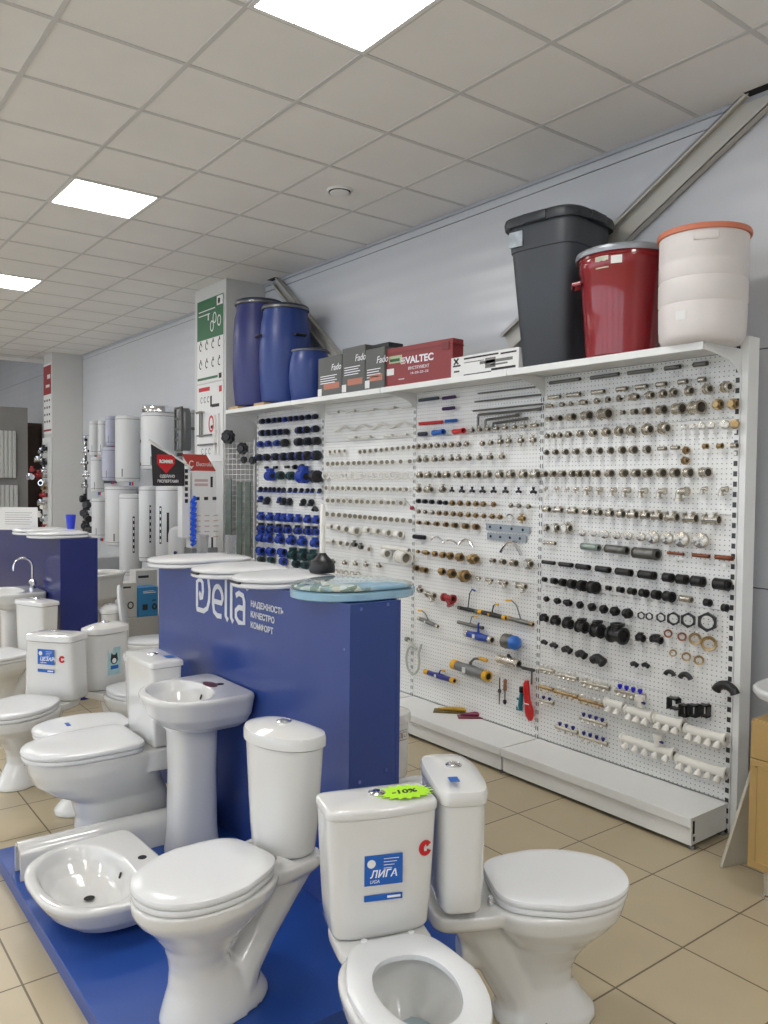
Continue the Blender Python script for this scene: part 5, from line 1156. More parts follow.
# half pedestal lying behind it
bm = B(); t = thing('basin_pedestal', 'white half pedestal lying on its side behind the floor basin', 'pedestal', (1.22, 3.50, PH+.001), math.radians(-2))
def uring(x, s=1): 
    out = [(x, .055*s*math.cos(a), .085*s+.055*s*math.sin(a)*1.0) for a in [PI*k/14 for k in range(15)]]
    return [(x, .06*s, 0)]+out+[(x, -.06*s, 0), (x, -.045*s, 0)]+[(x, .042*s*math.cos(a), .08*s+.042*s*math.sin(a)) for a in [PI-PI*k/14 for k in range(15)]]+[(x, .047*s, 0)]
loft(bm, [uring(-.42), uring(-.40), uring(.10), uring(.42, .98)]); obj('shell', bm, CER, t)

# ================================================================== BLUE DISPLAYS
bm = B(); box(bm, .775, 1.975, 2.02, 3.82, 0, PH, bev=.002); o = obj('display_platform', bm, BLUEF, None, False)
tag(o, 'low royal blue platform under the toilets and basins in the foreground', 'platform')
DW, DY0, DY1, DZ = .238, 2.415, 4.24, 1.25
t = thing('display_partition', 'royal blue display partition with white Della lettering', 'display stand', (DX, DY0, PH+.001)); z0 = 0; HT = DZ-PH
bm = B(); box(bm, 0, .018, 0, DY1-DY0, 0, HT); obj('logo_panel', bm, BLUEP, t, False)
bm = B(); box(bm, DW-.018, DW, 0, DY1-DY0, 0, HT); obj('rear_panel', bm, BLUEP, t, False)
bm = B(); box(bm, .0185, DW-.0185, .001, .019, 0, HT); obj('end_panel', bm, BLUEP, t, False)
bm = B(); box(bm, .0185, DW-.0185, DY1-DY0-.019, DY1-DY0-.001, 0, HT); obj('end_panel', bm, BLUEP, t, False)
bm = B(); box(bm, .0185, DW-.0185, .0195, DY1-DY0-.0195, HT-.019, HT-.001); obj('top_panel', bm, BLUEP, t, False)
CAPM = mat('screw_cap', rgb(80, 100, 175), .4)
for x, z in ((.05, HT-.02), (.175, HT-.012), (.05, .52), (.05, .40), (.175, .42), (.175, .54)):
    bm = B(); lathe(bm, [(.007, 0), (.007, -.0015)], 14, 'Y', c=(x, .0, z)); obj('screw_cap', bm, CAPM, t)
bm = B(); lathe(bm, [(.005, 0), (.005, -.0015)], 14, 'X', c=(0, .035, HT-.17)); obj('screw_cap', bm, CAPM, t)
# Della lettering: strokes on the logo face; u = DY - y runs to the right
LOGO = mat('silver_lettering', rgb(205, 208, 214), .45)
MF = face_M((-.0012, 3.753-DY0, 1.05-PH), (0, -1, 0), (0, 0, 1))     # u=0 at the D's left edge, v = height above 1.05
sw = .024
def letter(*strokes):
    bm = B()
    for s_ in strokes: ribbon(bm, s_, sw, MF)
    obj('logo_letter', bm, LOGO, t, False)
letter([(.012, .03), (.012, .15), (.05, .165), (.075, .15), (.08, .11), (.07, .075), (.05, .07), (.045, .09), (.052, .10)], [(.012, .03), (.012, .012), (.09, .012), (.13, .03), (.15, .07), (.155, .12), (.14, .18)])
letter([(.20, .075), (.285, .075), (.295, .10)]+arc(.245, .095, .05, .055, 5, 180, 12)+[(.195, .06), (.205, .025), (.24, .010), (.285, .012)])
letter([(.33, .20), (.33, .02), (.352, .002)])
letter([(.385, .20), (.385, .02), (.405, .002)])
letter([(.43, .128), (.46, .142), (.50, .135), (.512, .11), (.512, .012), (.46, .010), (.432, .03), (.432, .06), (.46, .078), (.505, .078)])
bm = B(); ribbon(bm, arc(.54, .175, .010, .010, 0, 360, 14), .004, MF); obj('registered_mark', bm, LOGO, t, False)
for i, wd_ in enumerate(('НАДЕЖНОСТЬ', 'КАЧЕСТВО', 'КОМФОРТ')):
    text('slogan', wd_, .036, LOGO, MF @ Matrix.Translation((.573, .098-.047*i, .0008)), t, width=(.285, .21, .20)[i], bold=.0012)
# left display
LX, LY0, LY1 = 1.747, 6.30, 8.60
t = thing('display_partition', 'blue display partition in the left background, topped with seats', 'display stand', (LX, LY0, .001))
for nm, a in (('side_panel', (0, .018, 0, LY1-LY0)), ('side_panel', (.262, .28, 0, LY1-LY0)), ('end_panel', (.0185, .2615, .001, .019)), ('end_panel', (.0185, .2615, LY1-LY0-.019, LY1-LY0-.001))):
    bm = B(); box(bm, *a, 0, 1.249); obj(nm, bm, mat('navy_laminate', rgb(34, 46, 112), .22, noise=.06, nscale=2), t, False)
bm = B(); box(bm, .0185, .2615, .0195, LY1-LY0-.0195, 1.22, 1.2485); obj('top_panel', bm, MATS['navy_laminate'], t, False)

# ---- toilet seats lying on top of the displays
def seat(label, x, y, z, head, m, ml=None, a=.185, f=.235, b_=.20, group='toilet seats on the blue display', thick=.020, mark=None, name='seat_with_lid', tilt=0):
    t = thing(name, label, 'toilet seat', (x, y, z), math.atan2(-head[0], head[1]), group)
    bm = B(); O = [egg_ring(0, 0, a-q, f-q, b_-q, zz, 2.1, 4) for q, zz in ((.006, 0), (0, .005), (0, thick-.005), (.006, thick))]; I = [egg_ring(0, .02, a-.07, f-.075, b_-.09, zz, 2, 2.4) for zz in (thick, 0)]
    loft(bm, O+I+[O[0]], False, False); bmesh.ops.remove_doubles(bm, verts=bm.verts, dist=1e-6); obj('seat_ring', bm, m, t)
    bm = B(); slab(bm, a-.002, f-.002, b_-.002, thick+.004, thick+.022, 2.1, 4.2, 0, .008, .010); o = obj('seat_lid', bm, ml or m, t)
    for s in (-1, 1): bm = B(); box(bm, s*.075-.02, s*.075+.02, -b_-.025, -b_+.015, .002, .03, bev=.005); obj('hinge', bm, m, t, False)
    if mark: bm = B(); box(bm, -mark, mark, f-.012, f+.002, thick-.003, thick+.006, bev=.002); obj('front_mark', bm, BLK, t, False)
    return t
ST = DZ+.0015
seat('farthest white toilet seat on the Della display, with square back', 1.845, 4.03, ST, (-1, .05), SEATP, a=.19, f=.285, b_=.25)
seat('middle white toilet seat on the Della display, dark maker mark', 1.80, 3.49, ST, (-1, .05), SEATP, mark=.05)
seat('white toilet seat left of the glittery blue one', 1.80, 3.08, ST, (-1, .05), SEATP, mark=.05)
LB = mat('light_blue_acrylic', rgb(150, 190, 212), .08, noise=.12, nscale=14, coat=.8)
def shell_mat():
    m = bpy.data.materials.new('sea_picture_lid'); m.use_nodes = True; nt = m.node_tree; b = nt.nodes['Principled BSDF']
    g = nt.nodes.new('ShaderNodeTexCoord'); v = nt.nodes.new('ShaderNodeTexVoronoi'); v.inputs['Scale'].default_value = 38; nt.links.new(g.outputs['Object'], v.inputs['Vector'])
    r = nt.nodes.new('ShaderNodeValToRGB'); cr = r.color_ramp; cr.elements[0].color = rgb(150, 185, 200); cr.elements[1].color = rgb(186, 180, 140)
    e = cr.elements.new(.35); e.color = rgb(110, 130, 110); e = cr.elements.new(.6); e.color = rgb(200, 215, 215); nt.links.new(v.outputs['Color'], r.inputs[0])
    n = nt.nodes.new('ShaderNodeTexNoise'); n.inputs['Scale'].default_value = 5; nt.links.new(g.outputs['Object'], n.inputs['Vector'])
    mx = nt.nodes.new('ShaderNodeMixRGB'); mx.inputs[1].default_value = rgb(140, 182, 208); rr = nt.nodes.new('ShaderNodeValToRGB'); rr.color_ramp.elements[0].position = .42; rr.color_ramp.elements[1].position = .55
    nt.links.new(n.outputs['Fac'], rr.inputs[0]); nt.links.new(rr.outputs[0], mx.inputs[0]); nt.links.new(r.outputs[0], mx.inputs[2])
    nt.links.new(mx.outputs[0], b.inputs['Base Color']); b.inputs['Roughness'].default_value = .06; b.inputs['Coat Weight'].default_value = .8; return m
seat('glittery light blue toilet seat nearest the camera on the display', 1.84, 2.63, ST, (-1, .04), LB, shell_mat(), a=.19, f=.245, b_=.235, thick=.034)
t = thing('toilet_plunger', 'black rubber plunger with a pale upright stick, standing between the seats', 'plunger', (1.935, 2.975, ST+.0535)); bm = B(); lathe(bm, [(.055, 0), (.058, .008), (.056, .03), (.050, .05), (.035, .062), (.022, .075), (.016, .085), (.0, .087)], 32, cap1=False)
obj('cup', bm, BLK, t); bm = B(); lathe(bm, [(.0125, .08), (.0125, .29), (.009, .30)], 16); obj('stick', bm, PPR, t)
LZ = 1.2515
seat('white toilet seat lying on the left display, near its end', 1.80, 6.52, LZ, (-1, .0), SEATP, group='toilet seats on the left display')
seat('white toilet seat lying on the left display, far one', 1.80, 6.98, LZ, (-1, .0), SEATP, group='toilet seats on the left display')
t = thing('plastic_cup', 'small blue plastic cup on the left display corner', 'cup', (1.93, 6.66, LZ+.053)); bm = B(); lathe(bm, [(.028, 0), (.040, .115), (.037, .115), (.026, .004), (.001, .004)], 28, cap1=False); obj('cup', bm, mat('cup_blue', rgb(40, 60, 200), .3), t)
t = thing('sign_stand', 'white paper card standing on the left display behind the seats', 'sign', (1.76, 7.62, LZ), math.radians(-38)); bm = B(); box(bm, -.17, .17, -.002, .002, 0, .20); obj('card', bm, WPAP, t, False)
bm = B()
for i in range(6): box(bm, -.12, .10+.02*(i % 2), -.0028, -.002, .05+.02*i, .053+.02*i)
obj('print', bm, STEEL, t, False); bm = B(); box(bm, -.1, .1, .0, .06, 0, .004); obj('foot', bm, WPAP, t, False)
t = thing('paper_stack', 'crumpled white papers on the left display', 'papers', (1.86, 7.30, LZ)); bm = B()
for i in range(5): box(bm, -.13, .13, -.10, .10, .001+.006*i, .003+.006*i, M=Matrix.Rotation(.3*i, 4, 'Z') @ Matrix.Rotation(.03*(i % 3), 4, 'X'))
obj('sheets', bm, WPAP, t, False)
CLR = mat('clear_plastic', (.75, .75, .75, 1), .08, trans=.9)
for x, y, h, lb in ((1.93, 4.13, .10, 'empty clear plastic cup on the far display seat, left one'), (2.05, 4.03, .10, 'empty clear plastic cup on the far display seat, right one')):
    o = thing('clear_cup', lb, 'cup', (x-.03, y-.0, ST+.053)); bm = B(); lathe(bm, [(.030, 0), (.034, h), (.031, h), (.027, .004), (.001, .004)], 24, cap1=False); obj('cup', bm, CLR, o)

# ================================================================== LEFT BASIN WITH TAP
BM3 = basin_mesh(.25, .42, .16, ledge=.13); BM3.materials.append(CER)
t9 = put_basin('white pedestal basin with chrome swan-neck tap at the left frame edge', LX-.004, 6.86, .66, RZL, BM3, .42, .16, .13, .10, .25, hole=False)
bm = B(); loft(bm, [sell(a, b_, 3, 40, 0, 0, z) for z, a, b_ in ((0, .11, .10), (.02, .11, .10), (.3, .095, .09), (.6, .10, .095), (.685, .11, .10))]); ped = obj('basin_pedestal', bm, CER); ped.location = (LX-.2, 6.86, .001); tag(ped, 'white pedestal under the basin with the chrome tap', 'pedestal')
t = thing('basin_tap', 'chrome swan-neck tap on the basin at the left frame edge', 'tap', (LX-.06, 6.86, .8205)); bm = B()
lathe(bm, [(.026, 0), (.026, .012), (.018, .016), (.018, .05), (.024, .06), (.012, .075)], 20); obj('base', bm, CHR, t)
bm = B(); tube(bm, [(0, 0, .06), (0, 0, .16)]+[(-.07+.07*math.cos(a), 0, .18+.07*math.sin(a)) for a in [PI*k/8 for k in range(9)]]+[(-.14, 0, .15)], .010, 12); obj('spout', bm, CHR, t)
for s in (-1, 1): bm = B(); tube(bm, [(0, 0, .04), (0, s*.045, .045)], .009, 10); tube(bm, [(0, s*.045, .035), (0, s*.045, .06)], .018, 10); obj('handle', bm, CHR, t)

# ================================================================== VANITY AT THE RIGHT EDGE
WOODY = mat('yellow_wood_laminate', rgb(180, 150, 96), .38, noise=.06, nscale=4)
t = thing('vanity_cabinet', 'yellow wood-tone vanity cabinet at the right frame edge', 'cabinet', (3.20, 1.145, 0))
CZ, CH = .13, .615
bm = B(); box(bm, .018, .46, 0, .545, CZ, CZ+CH); obj('body', bm, WOODY, t, False)
bm = B(); box(bm, 0, .017, .004, .541, CZ+.004, CZ+CH-.16, bev=.002); box(bm, -.004, 0, .03, .515, CZ+.03, CZ+.036); box(bm, -.004, 0, .03, .515, CZ+CH-.192, CZ+CH-.186); box(bm, -.004, 0, .03, .036, CZ+.03, CZ+CH-.186); box(bm, -.004, 0, .509, .515, CZ+.03, CZ+CH-.186); obj('door', bm, WOODY, t, False)
bm = B(); box(bm, 0, .017, .004, .541, CZ+CH-.156, CZ+CH-.004, bev=.002); obj('drawer', bm, WOODY, t, False)
for x, y in ((.06, .06), (.06, .485), (.40, .06), (.40, .485)):
    l = B(); lathe(l, [(.022, .001), (.022, .015), (.015, .02), (.015, CZ)], 18, c=(x, y, 0)); lo = obj('leg', l, CHR, t)
t = thing('wash_basin', 'white counter basin with rounded lip on the yellow vanity', 'basin', (3.76, 1.43, CZ+CH+.001), RZL); m4 = basin_mesh(.33, .58, .125, ledge=.12, bowlz=.075, e=4.0); m4.materials.append(CER); new_obj('basin', m4, t); fit_basin(t, .58, .125, .12, .075, .33)
t = thing('panel_board', 'thin white panel leaning beside the vanity cabinet', 'panel', (3.361, 1.886, .001), 0)
bm = B(); c4 = [(0, 0, 0), (.28, -.09, 0), (.28, -.09, .44), (.16, -.05, .44)]; loft(bm, [c4, [(x+.005, y+.015, z) for x, y, z in c4]]); obj('board', bm, mat('white_board', rgb(190, 186, 172), .5), t, False)

# ================================================================== POSTERS ON THE COLUMNS
def poster(name, label, cat, x, y0, y1, z0, z1):
    t = thing(name, label, cat, (x-.001, y1, z0)); bm = B(); box(bm, -.008, 0, y0-y1, 0, 0, z1-z0); obj('board', bm, WPAP, t, False)
    return t, face_M((-.0085, 0, 0), (0, -1, 0), (0, 0, 1)), y1-y0, z1-z0
GRN = mat('poster_green', rgb(36, 104, 66), .45, noise=.08, nscale=8)
t, M_, W_, H_ = poster('poster', 'green and white product poster high on the near column', 'poster', 3.57, 7.275, 7.875, 2.70, 3.54)
bm = B(); quad(bm, M_, .0, W_, H_*.52, H_); quad(bm, M_, .01, W_*.8, .03, .055); obj('green_field', bm, GRN, t, False)
bm = B(); M2 = M_ @ Matrix.Translation((0, 0, .001)); quad(bm, M2, W_*.76, W_-.01, H_*.88, H_-.01); 
for x, z in ((.68, .75), (.58, .66), (.85, .70)): ribbon(bm, arc(W_*x, H_*z, .035, .05, 0, 360, 14), .012, M2)
quad(bm, M2, W_*.42, W_*.46, H_*.74, H_*.82)
for i in range(2): quad(bm, M2, W_*.06, W_*(.7-.2*i), H_*(.86-.05*i), H_*(.872-.05*i))
obj('white_print', bm, WPAP, t, False)
bm = B()
for j in range(2):
    for i in range(4):
        cx, cz = W_*(.14+.24*i), H_*(.44-.22*j); ribbon(bm, arc(cx, cz, .028, .035, 20*i, 300, 10), .012, M_); quad(bm, M_, cx-.008, cx+.012, cz+.03, cz+.06)
quad(bm, M2, W_*.80, W_*.88, H_*.90, H_*.96); quad(bm, M_, W_*.84, W_*.94, .02, .07)
obj('black_print', bm, TEXTK, t, False)
t, M_, W_, H_ = poster('poster', 'white sample board with pipes and a red oval, lower on the column', 'poster', 3.57, 7.275, 7.875, 1.90, 2.685)
bm = B(); quad(bm, M_, .04, .30, H_-.07, H_-.03); ribbon(bm, arc(W_*.56, H_*.48, .05, .075, 0, 360, 18), .022, M_); quad(bm, M_, W_*.85, W_*.95, H_-.10, H_-.04); obj('red_print', bm, REDST, t, False)
bm = B(); quad(bm, M_, W_*.54, W_*.64, H_*.42, H_*.46); quad(bm, M_, W_*.52, W_*.58, H_*.70, H_*.84); quad(bm, M_, W_*.58, W_*.86, H_*.69, H_*.73)
for i in range(3): ribbon(bm, arc(W_*(.18+.13*i), H_*.80, .02, .03, 30, 330, 8), .006, M_)
for i in range(3): ribbon(bm, arc(W_*(.22+.14*i), H_*.13, .02, .03, 30, 330, 8), .006, M_)
obj('black_print', bm, TEXTK, t, False)
for k, pts in enumerate([[(.16, .32), (.16, .66)], [(.24, .32), (.24, .66)], [(.05, .34), (.62, .34)], [(.08, .22), (.80, .22)], [(.74, .08), (.74, .58)], [(.88, .08), (.88, .60)], [(.74, .40), (.90, .40)]]):
    bm = B(); tube(bm, [M_ @ Vector((W_*u, H_*v, .014)) for u, v in pts], .009, 8); obj('sample_pipe', bm, STEEL if k < 4 else PPR, t)
bm = B(); tube(bm, [M_ @ Vector((W_*u, H_*.64, .02)) for u in (.06, .34)], .014, 8); obj('sample_tap', bm, CHR, t)
t, M_, W_, H_ = poster('poster', 'narrow red and white poster on the far left column', 'poster', 3.535, 13.17, 13.60, 2.42, 3.52)
bm = B(); quad(bm, M_, .0, W_, H_*.56, H_*.97); quad(bm, M_, .0, W_, .04, .07); obj('red_field', bm, mat('poster_red', rgb(150, 36, 44), .5), t, False)
bm = B(); M2 = M_ @ Matrix.Translation((0, 0, .001))
for j in range(4):
    for i in range(3): quad(bm, M2, W_*(.1+.3*i), W_*(.25+.3*i), H_*(.16+.1*j), H_*(.19+.1*j))
obj('print_marks', bm, TEXTK, t, False); bm = B(); quad(bm, M2, W_*.3, W_*.8, H_*.66, H_*.70); quad(bm, M2, W_*.5, W_*.9, H_*.78, H_*.84); obj('white_marks', bm, WPAP, t, False)
p = at(70, 535, y=13.148); o = B(); box(o, -.05, .05, -.010, 0, -.04, .04, bev=.003); so = obj('wall_socket', o, mat('socket_beige', rgb(170, 160, 145), .5)); so.location = (p.x, 13.149, p.z); tag(so, 'small beige wall socket low on the far column', 'socket')

# ================================================================== WATER HEATERS BY THE WALL
HW = mat('heater_white', (.66, .67, .68, 1), .28, noise=.02); HP = mat('heater_lilac_film', rgb(186, 188, 206), .18, noise=.1, nscale=10)
HXW = 3.74
def heater(label, pxa, pxb, pyt, pyb, m=HW, x=HXW, disp=None, top=None, flat=False, floor=False, group='water heaters by the wall', marks=True):
    c = at((pxa+pxb)/2, 500, x=x); dep = FWD.dot(Vector((c.x, c.y, 1.7-CAM_H))); r = (pxb-pxa)/2*dep/F_PX*.98
    zt, zb = at((pxa+pxb)/2, pyt, x=x).z, at((pxa+pxb)/2, pyb, x=x).z
    if floor: zb = .02
    t = thing('water_heater', label, 'water heater', (x, c.y, zb), 0, group); h = zt-zb
    bm = B(); lathe(bm, [(r*.80, 0), (r*.95, .01), (r, .035), (r, h-.035), (r*.95, h-.01), (r*.80, h)], 36); obj('tank', bm, m, t)
    bm = B(); lathe(bm, [(r*1.004, h-.05), (r*1.004, h-.044)], 36, cap0=False, cap1=False); lathe(bm, [(r*1.004, .045), (r*1.004, .051)], 36, cap0=False, cap1=False); obj('seam_ring', bm, STEEL, t)
    bm = B(); box(bm, r*.7, 3.998-x, -.06, .06, h*.6, h*.6+.04); box(bm, r*.7, 3.998-x, -.06, .06, h*.25, h*.25+.04); obj('wall_bracket', bm, STEEL, t, False)
    for s in (-1, 1): bm = B(); tube(bm, [(r*.3, s*r*.3, -.045), (r*.3, s*r*.3, .01)], .012, 8); obj('water_pipe', bm, (BLUER if s > 0 else REDR), t)
    A = math.atan2(-c.y, -x)
    if disp:
        u, py0, py1 = disp; a = A+u; zz0, zz1 = at((pxa+pxb)/2, py1, x=x).z-zb, at((pxa+pxb)/2, py0, x=x).z-zb; zz0 = max(zz0, .03)
        bm = B(); label_patch(bm, r, zz0, zz1, a-.09, a+.09); obj('control_strip', bm, BLK, t)
        bm = B(); n_ = 6
        for i in range(n_): zc = zz0+(zz1-zz0)*(i+.5)/n_; label_patch(bm, r+.001, zc-.016, zc+.016, a-.05, a+.05)
        obj('indicator', bm, WPAP, t)
    else:
        bm = B(); label_patch(bm, r, h*.08, h*.08+.10, A-.5, A-.4); obj('badge', bm, STEEL, t)
    return t
heater('small slim white heater, leftmost in the upper row', 89.5, 99, 421, 455)
heater('slim white heater left of the lilac-wrapped one', 98, 107.5, 421, 455, x=3.66)
heater('short white heater wrapped in lilac film, upper row', 105.5, 116, 416, 446, HP, x=3.70)
heater('slim white heater leaning below the leftmost small one', 91, 104, 457, 492)
heater('white heater wrapped in lilac film, below the short wrapped one', 102, 118, 447, 481, HP, x=3.66)
heater('tall white heater in the middle of the upper row', 115.5, 140, 416, 482, x=3.66)
t = heater('wide white heater topped by a chrome dome', 141.5, 177, 413, 470, x=3.72)
h_ = at(159, 413, x=3.72).z-t.location.z; bm = B(); lathe(bm, [(.20, h_), (.20, h_+.05), (.19, h_+.07), (.10, h_+.085), (0, h_+.085)], 32, cap1=False); obj('chrome_dome', bm, CHR, t)
heater('white heater behind the dark framed unit, beside the column', 183, 197, 410, 470, x=3.78)
heater('small white heater, leftmost in the lower row', 92, 107, 498, 538)
heater('wide white heater behind the heaters with black strips', 105.5, 137, 486, 545, x=3.76)
heater('lowest white heater with one black control strip', 119.5, 142, 494, 575, x=3.40, disp=(.25, 516, 552))
heater('white heater with a black control strip, middle of the lower row', 139, 158.5, 486, 561, x=3.50, disp=(.15, 505, 542))
heater('white wide heater with two black control strips nearest the column', 156, 186, 486, 560, x=3.52, disp=(-.75, 506, 543))
t = bpy.data.objects.get('water_heater.012')
if t:
    bm = B(); r = .19; A = math.atan2(-t.location.y, -3.52); z1_ = at(171, 512, x=3.52).z-t.location.z; z0_ = at(171, 541, x=3.52).z-t.location.z
    tank = [c for c in t.children if c.name.startswith('tank')][0]; r = max(v.co.x for v in tank.data.vertices)
    label_patch(bm, r, z0_, z1_, A-.28, A-.12); obj('control_strip', bm, BLK, t)
# dark framed flue unit
p = at(180, 451, x=3.62); q = at(180, 409, x=3.62); t = thing('boiler_frame', 'open grey metal frame unit mounted between the heaters and column', 'boiler', (3.60, p.y-.10, 0))
zt_ = q.z; bm = B()
for yy in (-.09, .09): box(bm, -.05, -.03, yy-.01, yy+.01, p.z, zt_)
for i in range(5): zz = p.z+(zt_-p.z)*i/4; box(bm, -.05, -.03, -.09, .09, zz-.012, zz+.012)
box(bm, .0, .398, -.02, .02, (p.z+zt_)/2, (p.z+zt_)/2+.03); obj('frame', bm, STEEL, t, False); bm = B(); lathe(bm, [(.06, p.z), (.07, p.z+.03), (.07, zt_-.05), (.05, zt_)], 20, c=(.03, 0, 0)); obj('canister', bm, mat('boiler_grey', rgb(120, 122, 124), .3, .5), t)
# taps and black pumps on a post left of the heaters
t = thing('display_post', 'slim grey display post at the left of the heaters', 'display stand', (3.80, at(86, 500, x=3.80).y, 0)); bm = B(); box(bm, -.015, .015, -.015, .015, .001, 2.3); box(bm, -.1, .1, -.12, .12, .001, .03); obj('post', bm, STEEL, t, False)
PY = t.location.y
LASTTAP = [None]
def prop_tap(name, label, cat, px, py, x, m, s, group, kind='tap', rz=0):
    p = at(px, py, x=x); o = bpy.data.objects.new(name, proto_mesh(kind, m)); COL.objects.link(o); o.location = p; o.scale = (s, s, s); o.rotation_euler = (0, 0, rz); tag(o, label, cat, group); LASTTAP[0] = o; return o
for i, (px, py) in enumerate([(85, 440), (86, 451), (84.5, 463), (86, 475), (85, 486)]):
    prop_tap('water_tap', 'chrome tap on the slim post, '+['topmost', 'second from top', 'middle one', 'second from bottom', 'lowest chrome one'][i], 'tap', px, py, 3.79, CHR, .05, 'chrome taps left of the heaters', rz=.4*i)
for i, (px, py) in enumerate([(83.5, 499), (87, 505), (84, 513), (88, 519), (85, 526), (88.5, 530)]):
    p = at(px, py, x=3.74); t = thing('circulation_pump', 'black pump on the slim post, '+['topmost', 'second from top', 'third from top', 'third from bottom', 'second from bottom', 'lowest'][i], 'pump', p, .5*i, 'black pumps left of the heaters')
    bm = B(); lathe(bm, [(.045, -.05), (.055, -.04), (.055, .03), (.03, .05)], 16, 'X'); obj('motor', bm, BLK, t); bm = B(); lathe(bm, [(.03, -.08), (.022, -.06), (.022, .06), (.03, .08)], 12, 'Z', c=(.02, 0, 0)); obj('flange', bm, CAST, t)
# rack of taps on the far column
t = thing('tap_rack', 'tall narrow rack board carrying taps on the far column', 'display stand', (3.52, 13.40, .001)); bm = B(); box(bm, -.01, .008, -.24, .21, 0, 2.36); obj('board', bm, WMET, t, False)
for i, (px, py, m) in enumerate([(41, 452, CHR), (49, 449, BLK), (38, 460, CHR), (47, 463, BLK), (32, 470, REDM), (30, 477, CHR), (38, 475, REDM), (46, 471, CHR), (42, 483, CHR), (48, 488, BRASS), (44, 495, REDM), (41, 503, CHR), (48, 507, PPR), (39, 515, PPR), (46, 519, CHR), (44, 529, REDM), (49, 533, PPR), (40, 541, PPR), (47, 545, BRASS), (43, 553, CHR)]):
    prop_tap('water_tap', f"small tap on the far column rack, {'row '+str(i//2+1)+' from the top, '+('left' if i % 2 == 0 else 'right')} one", 'tap', px, py, 3.455, m, .055, 'taps on the far column rack', rz=.7*i, kind=['tap', 'valve', 'tee'][i % 3])
    pp = at(px, py, y=13.36); pp.x = min(pp.x, 3.46); o_ = LASTTAP[0]; o_.location = pp
    bm = B(); tube(bm, [Vector((pp.x, pp.y, pp.z))-Vector((3.52, 13.40, .001)), Vector((3.515, pp.y, pp.z))-Vector((3.52, 13.40, .001))], .006, 6); obj('rack_arm', bm, STEEL, t)

# ---- radiators on the grey display wall
def radiator(label, pxa, pxb, pyt, pyb, n, m):
    a, b_ = at(pxa, pyt, y=14.44), at(pxb, pyb, y=14.44); t = thing('panel_radiator', label, 'radiator', (a.x, 14.44, b_.z), 0, 'radiators on the grey wall'); wd = (b_.x-a.x)/n; h = a.z-b_.z
    for i in range(n): bm = B(); box(bm, wd*i+.004, wd*(i+1)-.004, -.03, .03, 0, h, bev=.008); obj('column', bm, m, t, False)
    bm = B(); tube(bm, [(0, 0, .05), (wd*n, 0, .05)], .015, 8); tube(bm, [(0, 0, h-.05), (wd*n, 0, h-.05)], .015, 8); box(bm, .1, .13, .03, .058, h*.5, h*.5+.03); obj('manifold', bm, m, t)
RADM = mat('radiator_white', rgb(205, 206, 204), .35)
radiator('upper white ribbed radiator on the grey wall', -9, 16, 430, 478, 6, RADM)
radiator('middle white ribbed radiator on the grey wall', -9, 18, 485, 536, 6, RADM)
radiator('lowest white ribbed radiator, half hidden by the paper card', -9, 18, 541, 575, 6, RADM)

# ---- black flag and leaflet tower behind the Della display
TY = 7.0
a = at(192.5, 471, y=TY); b_ = at(216, 471, y=TY); zt_ = a.z; zb_ = at(200, 548, y=TY).z
t = thing('leaflet_tower', 'white display tower with slanted red header, beside the column', 'display stand', (a.x, TY, .001)); W_ = b_.x-a.x
bm = B(); box(bm, 0, W_, 0, .14, zb_, zt_); obj('body', bm, WPAP, t, False)
bm = B(); box(bm, -.01, W_+.01, -.02, .16, 0, zb_-.001); obj('plinth', bm, mat('plinth_grey', rgb(120, 122, 124), .5), t, False)
bm = B(); HH = at(195, 454.5, y=TY).z-zt_; pr = [(-.0, -.001, zt_+.002), (W_+.0, -.001, zt_+.002), (W_-.10, .0, zt_+HH), (-.10, 0, zt_+HH)]; loft(bm, [pr, [(x, y+.02, z) for x, y, z in pr]]); obj('header', bm, mat('header_red', rgb(178, 62, 52), .5), t, False)
M_ = face_M((0, -.0015, 0), (1, 0, 0), (0, 0, 1))
text('header_print', 'Electrolux', .055, WPAP, M_ @ Matrix.Translation((.035, zt_+HH*.30, 0)), t, width=.175)
bm = B(); ribbon(bm, arc(-.01, zt_+HH*.42, .022, .028, 40, 320, 10), .008, M_); obj('header_emblem', bm, WPAP, t, False)
bm = B()
for i in range(2): quad(bm, M_, .02, W_*.65, zt_-.10-.04*i, zt_-.075-.04*i)
for r in range(5):
    for c in range(3): quad(bm, M_, .03+.09*c, .08+.09*c, zt_-.42-.05*r, zt_-.41-.05*r)
obj('pink_print', bm, mat('pink_grey_print', rgb(196, 170, 168), .6), t, False)
bm = B(); quad(bm, M_, W_*.76, W_*.86, zt_-.15, zt_-.05)
for c in range(3): quad(bm, M_, .03+.085*c, .07+.085*c, zt_-.27, zt_-.24); 
quad(bm, M_, W_*.5, W_*.58, zt_-.72, zt_-.62); quad(bm, M_, W_*.80, W_*.88, zt_-.72, zt_-.62)
for i in range(6): quad(bm, M_, -.075, -.045, zt_-.02-.055*i, zt_+.015-.055*i)
obj('black_print', bm, TEXTK, t, False); bm = B(); box(bm, -.10, -.02, 0, .10, zb_+.1, zt_); obj('side_pack', bm, WPAP, t, False)
q = thing('blue_hose_coil', 'bright blue wavy hose bundle hanging at the tower edge', 'hose', (a.x-.005, TY-.035, at(192, 497, y=TY).z)); L_ = q.location.z-at(192, 545, y=TY).z
bm = B(); tube(bm, [(.02*math.sin(i*1.25), .0, -L_*i/44) for i in range(45)], .017, 8); obj('hose', bm, mat('hose_blue', rgb(30, 90, 225), .35), q)
f1, f2, f3, f4 = at(151, 444, y=TY-.02), at(184.5, 464, y=TY-.02), at(184.5, 486, y=TY-.02), at(153, 486, y=TY-.02)
t = thing('pennant_flag', 'black pennant flag with a red shield, hung in front of the heaters', 'flag', f1)
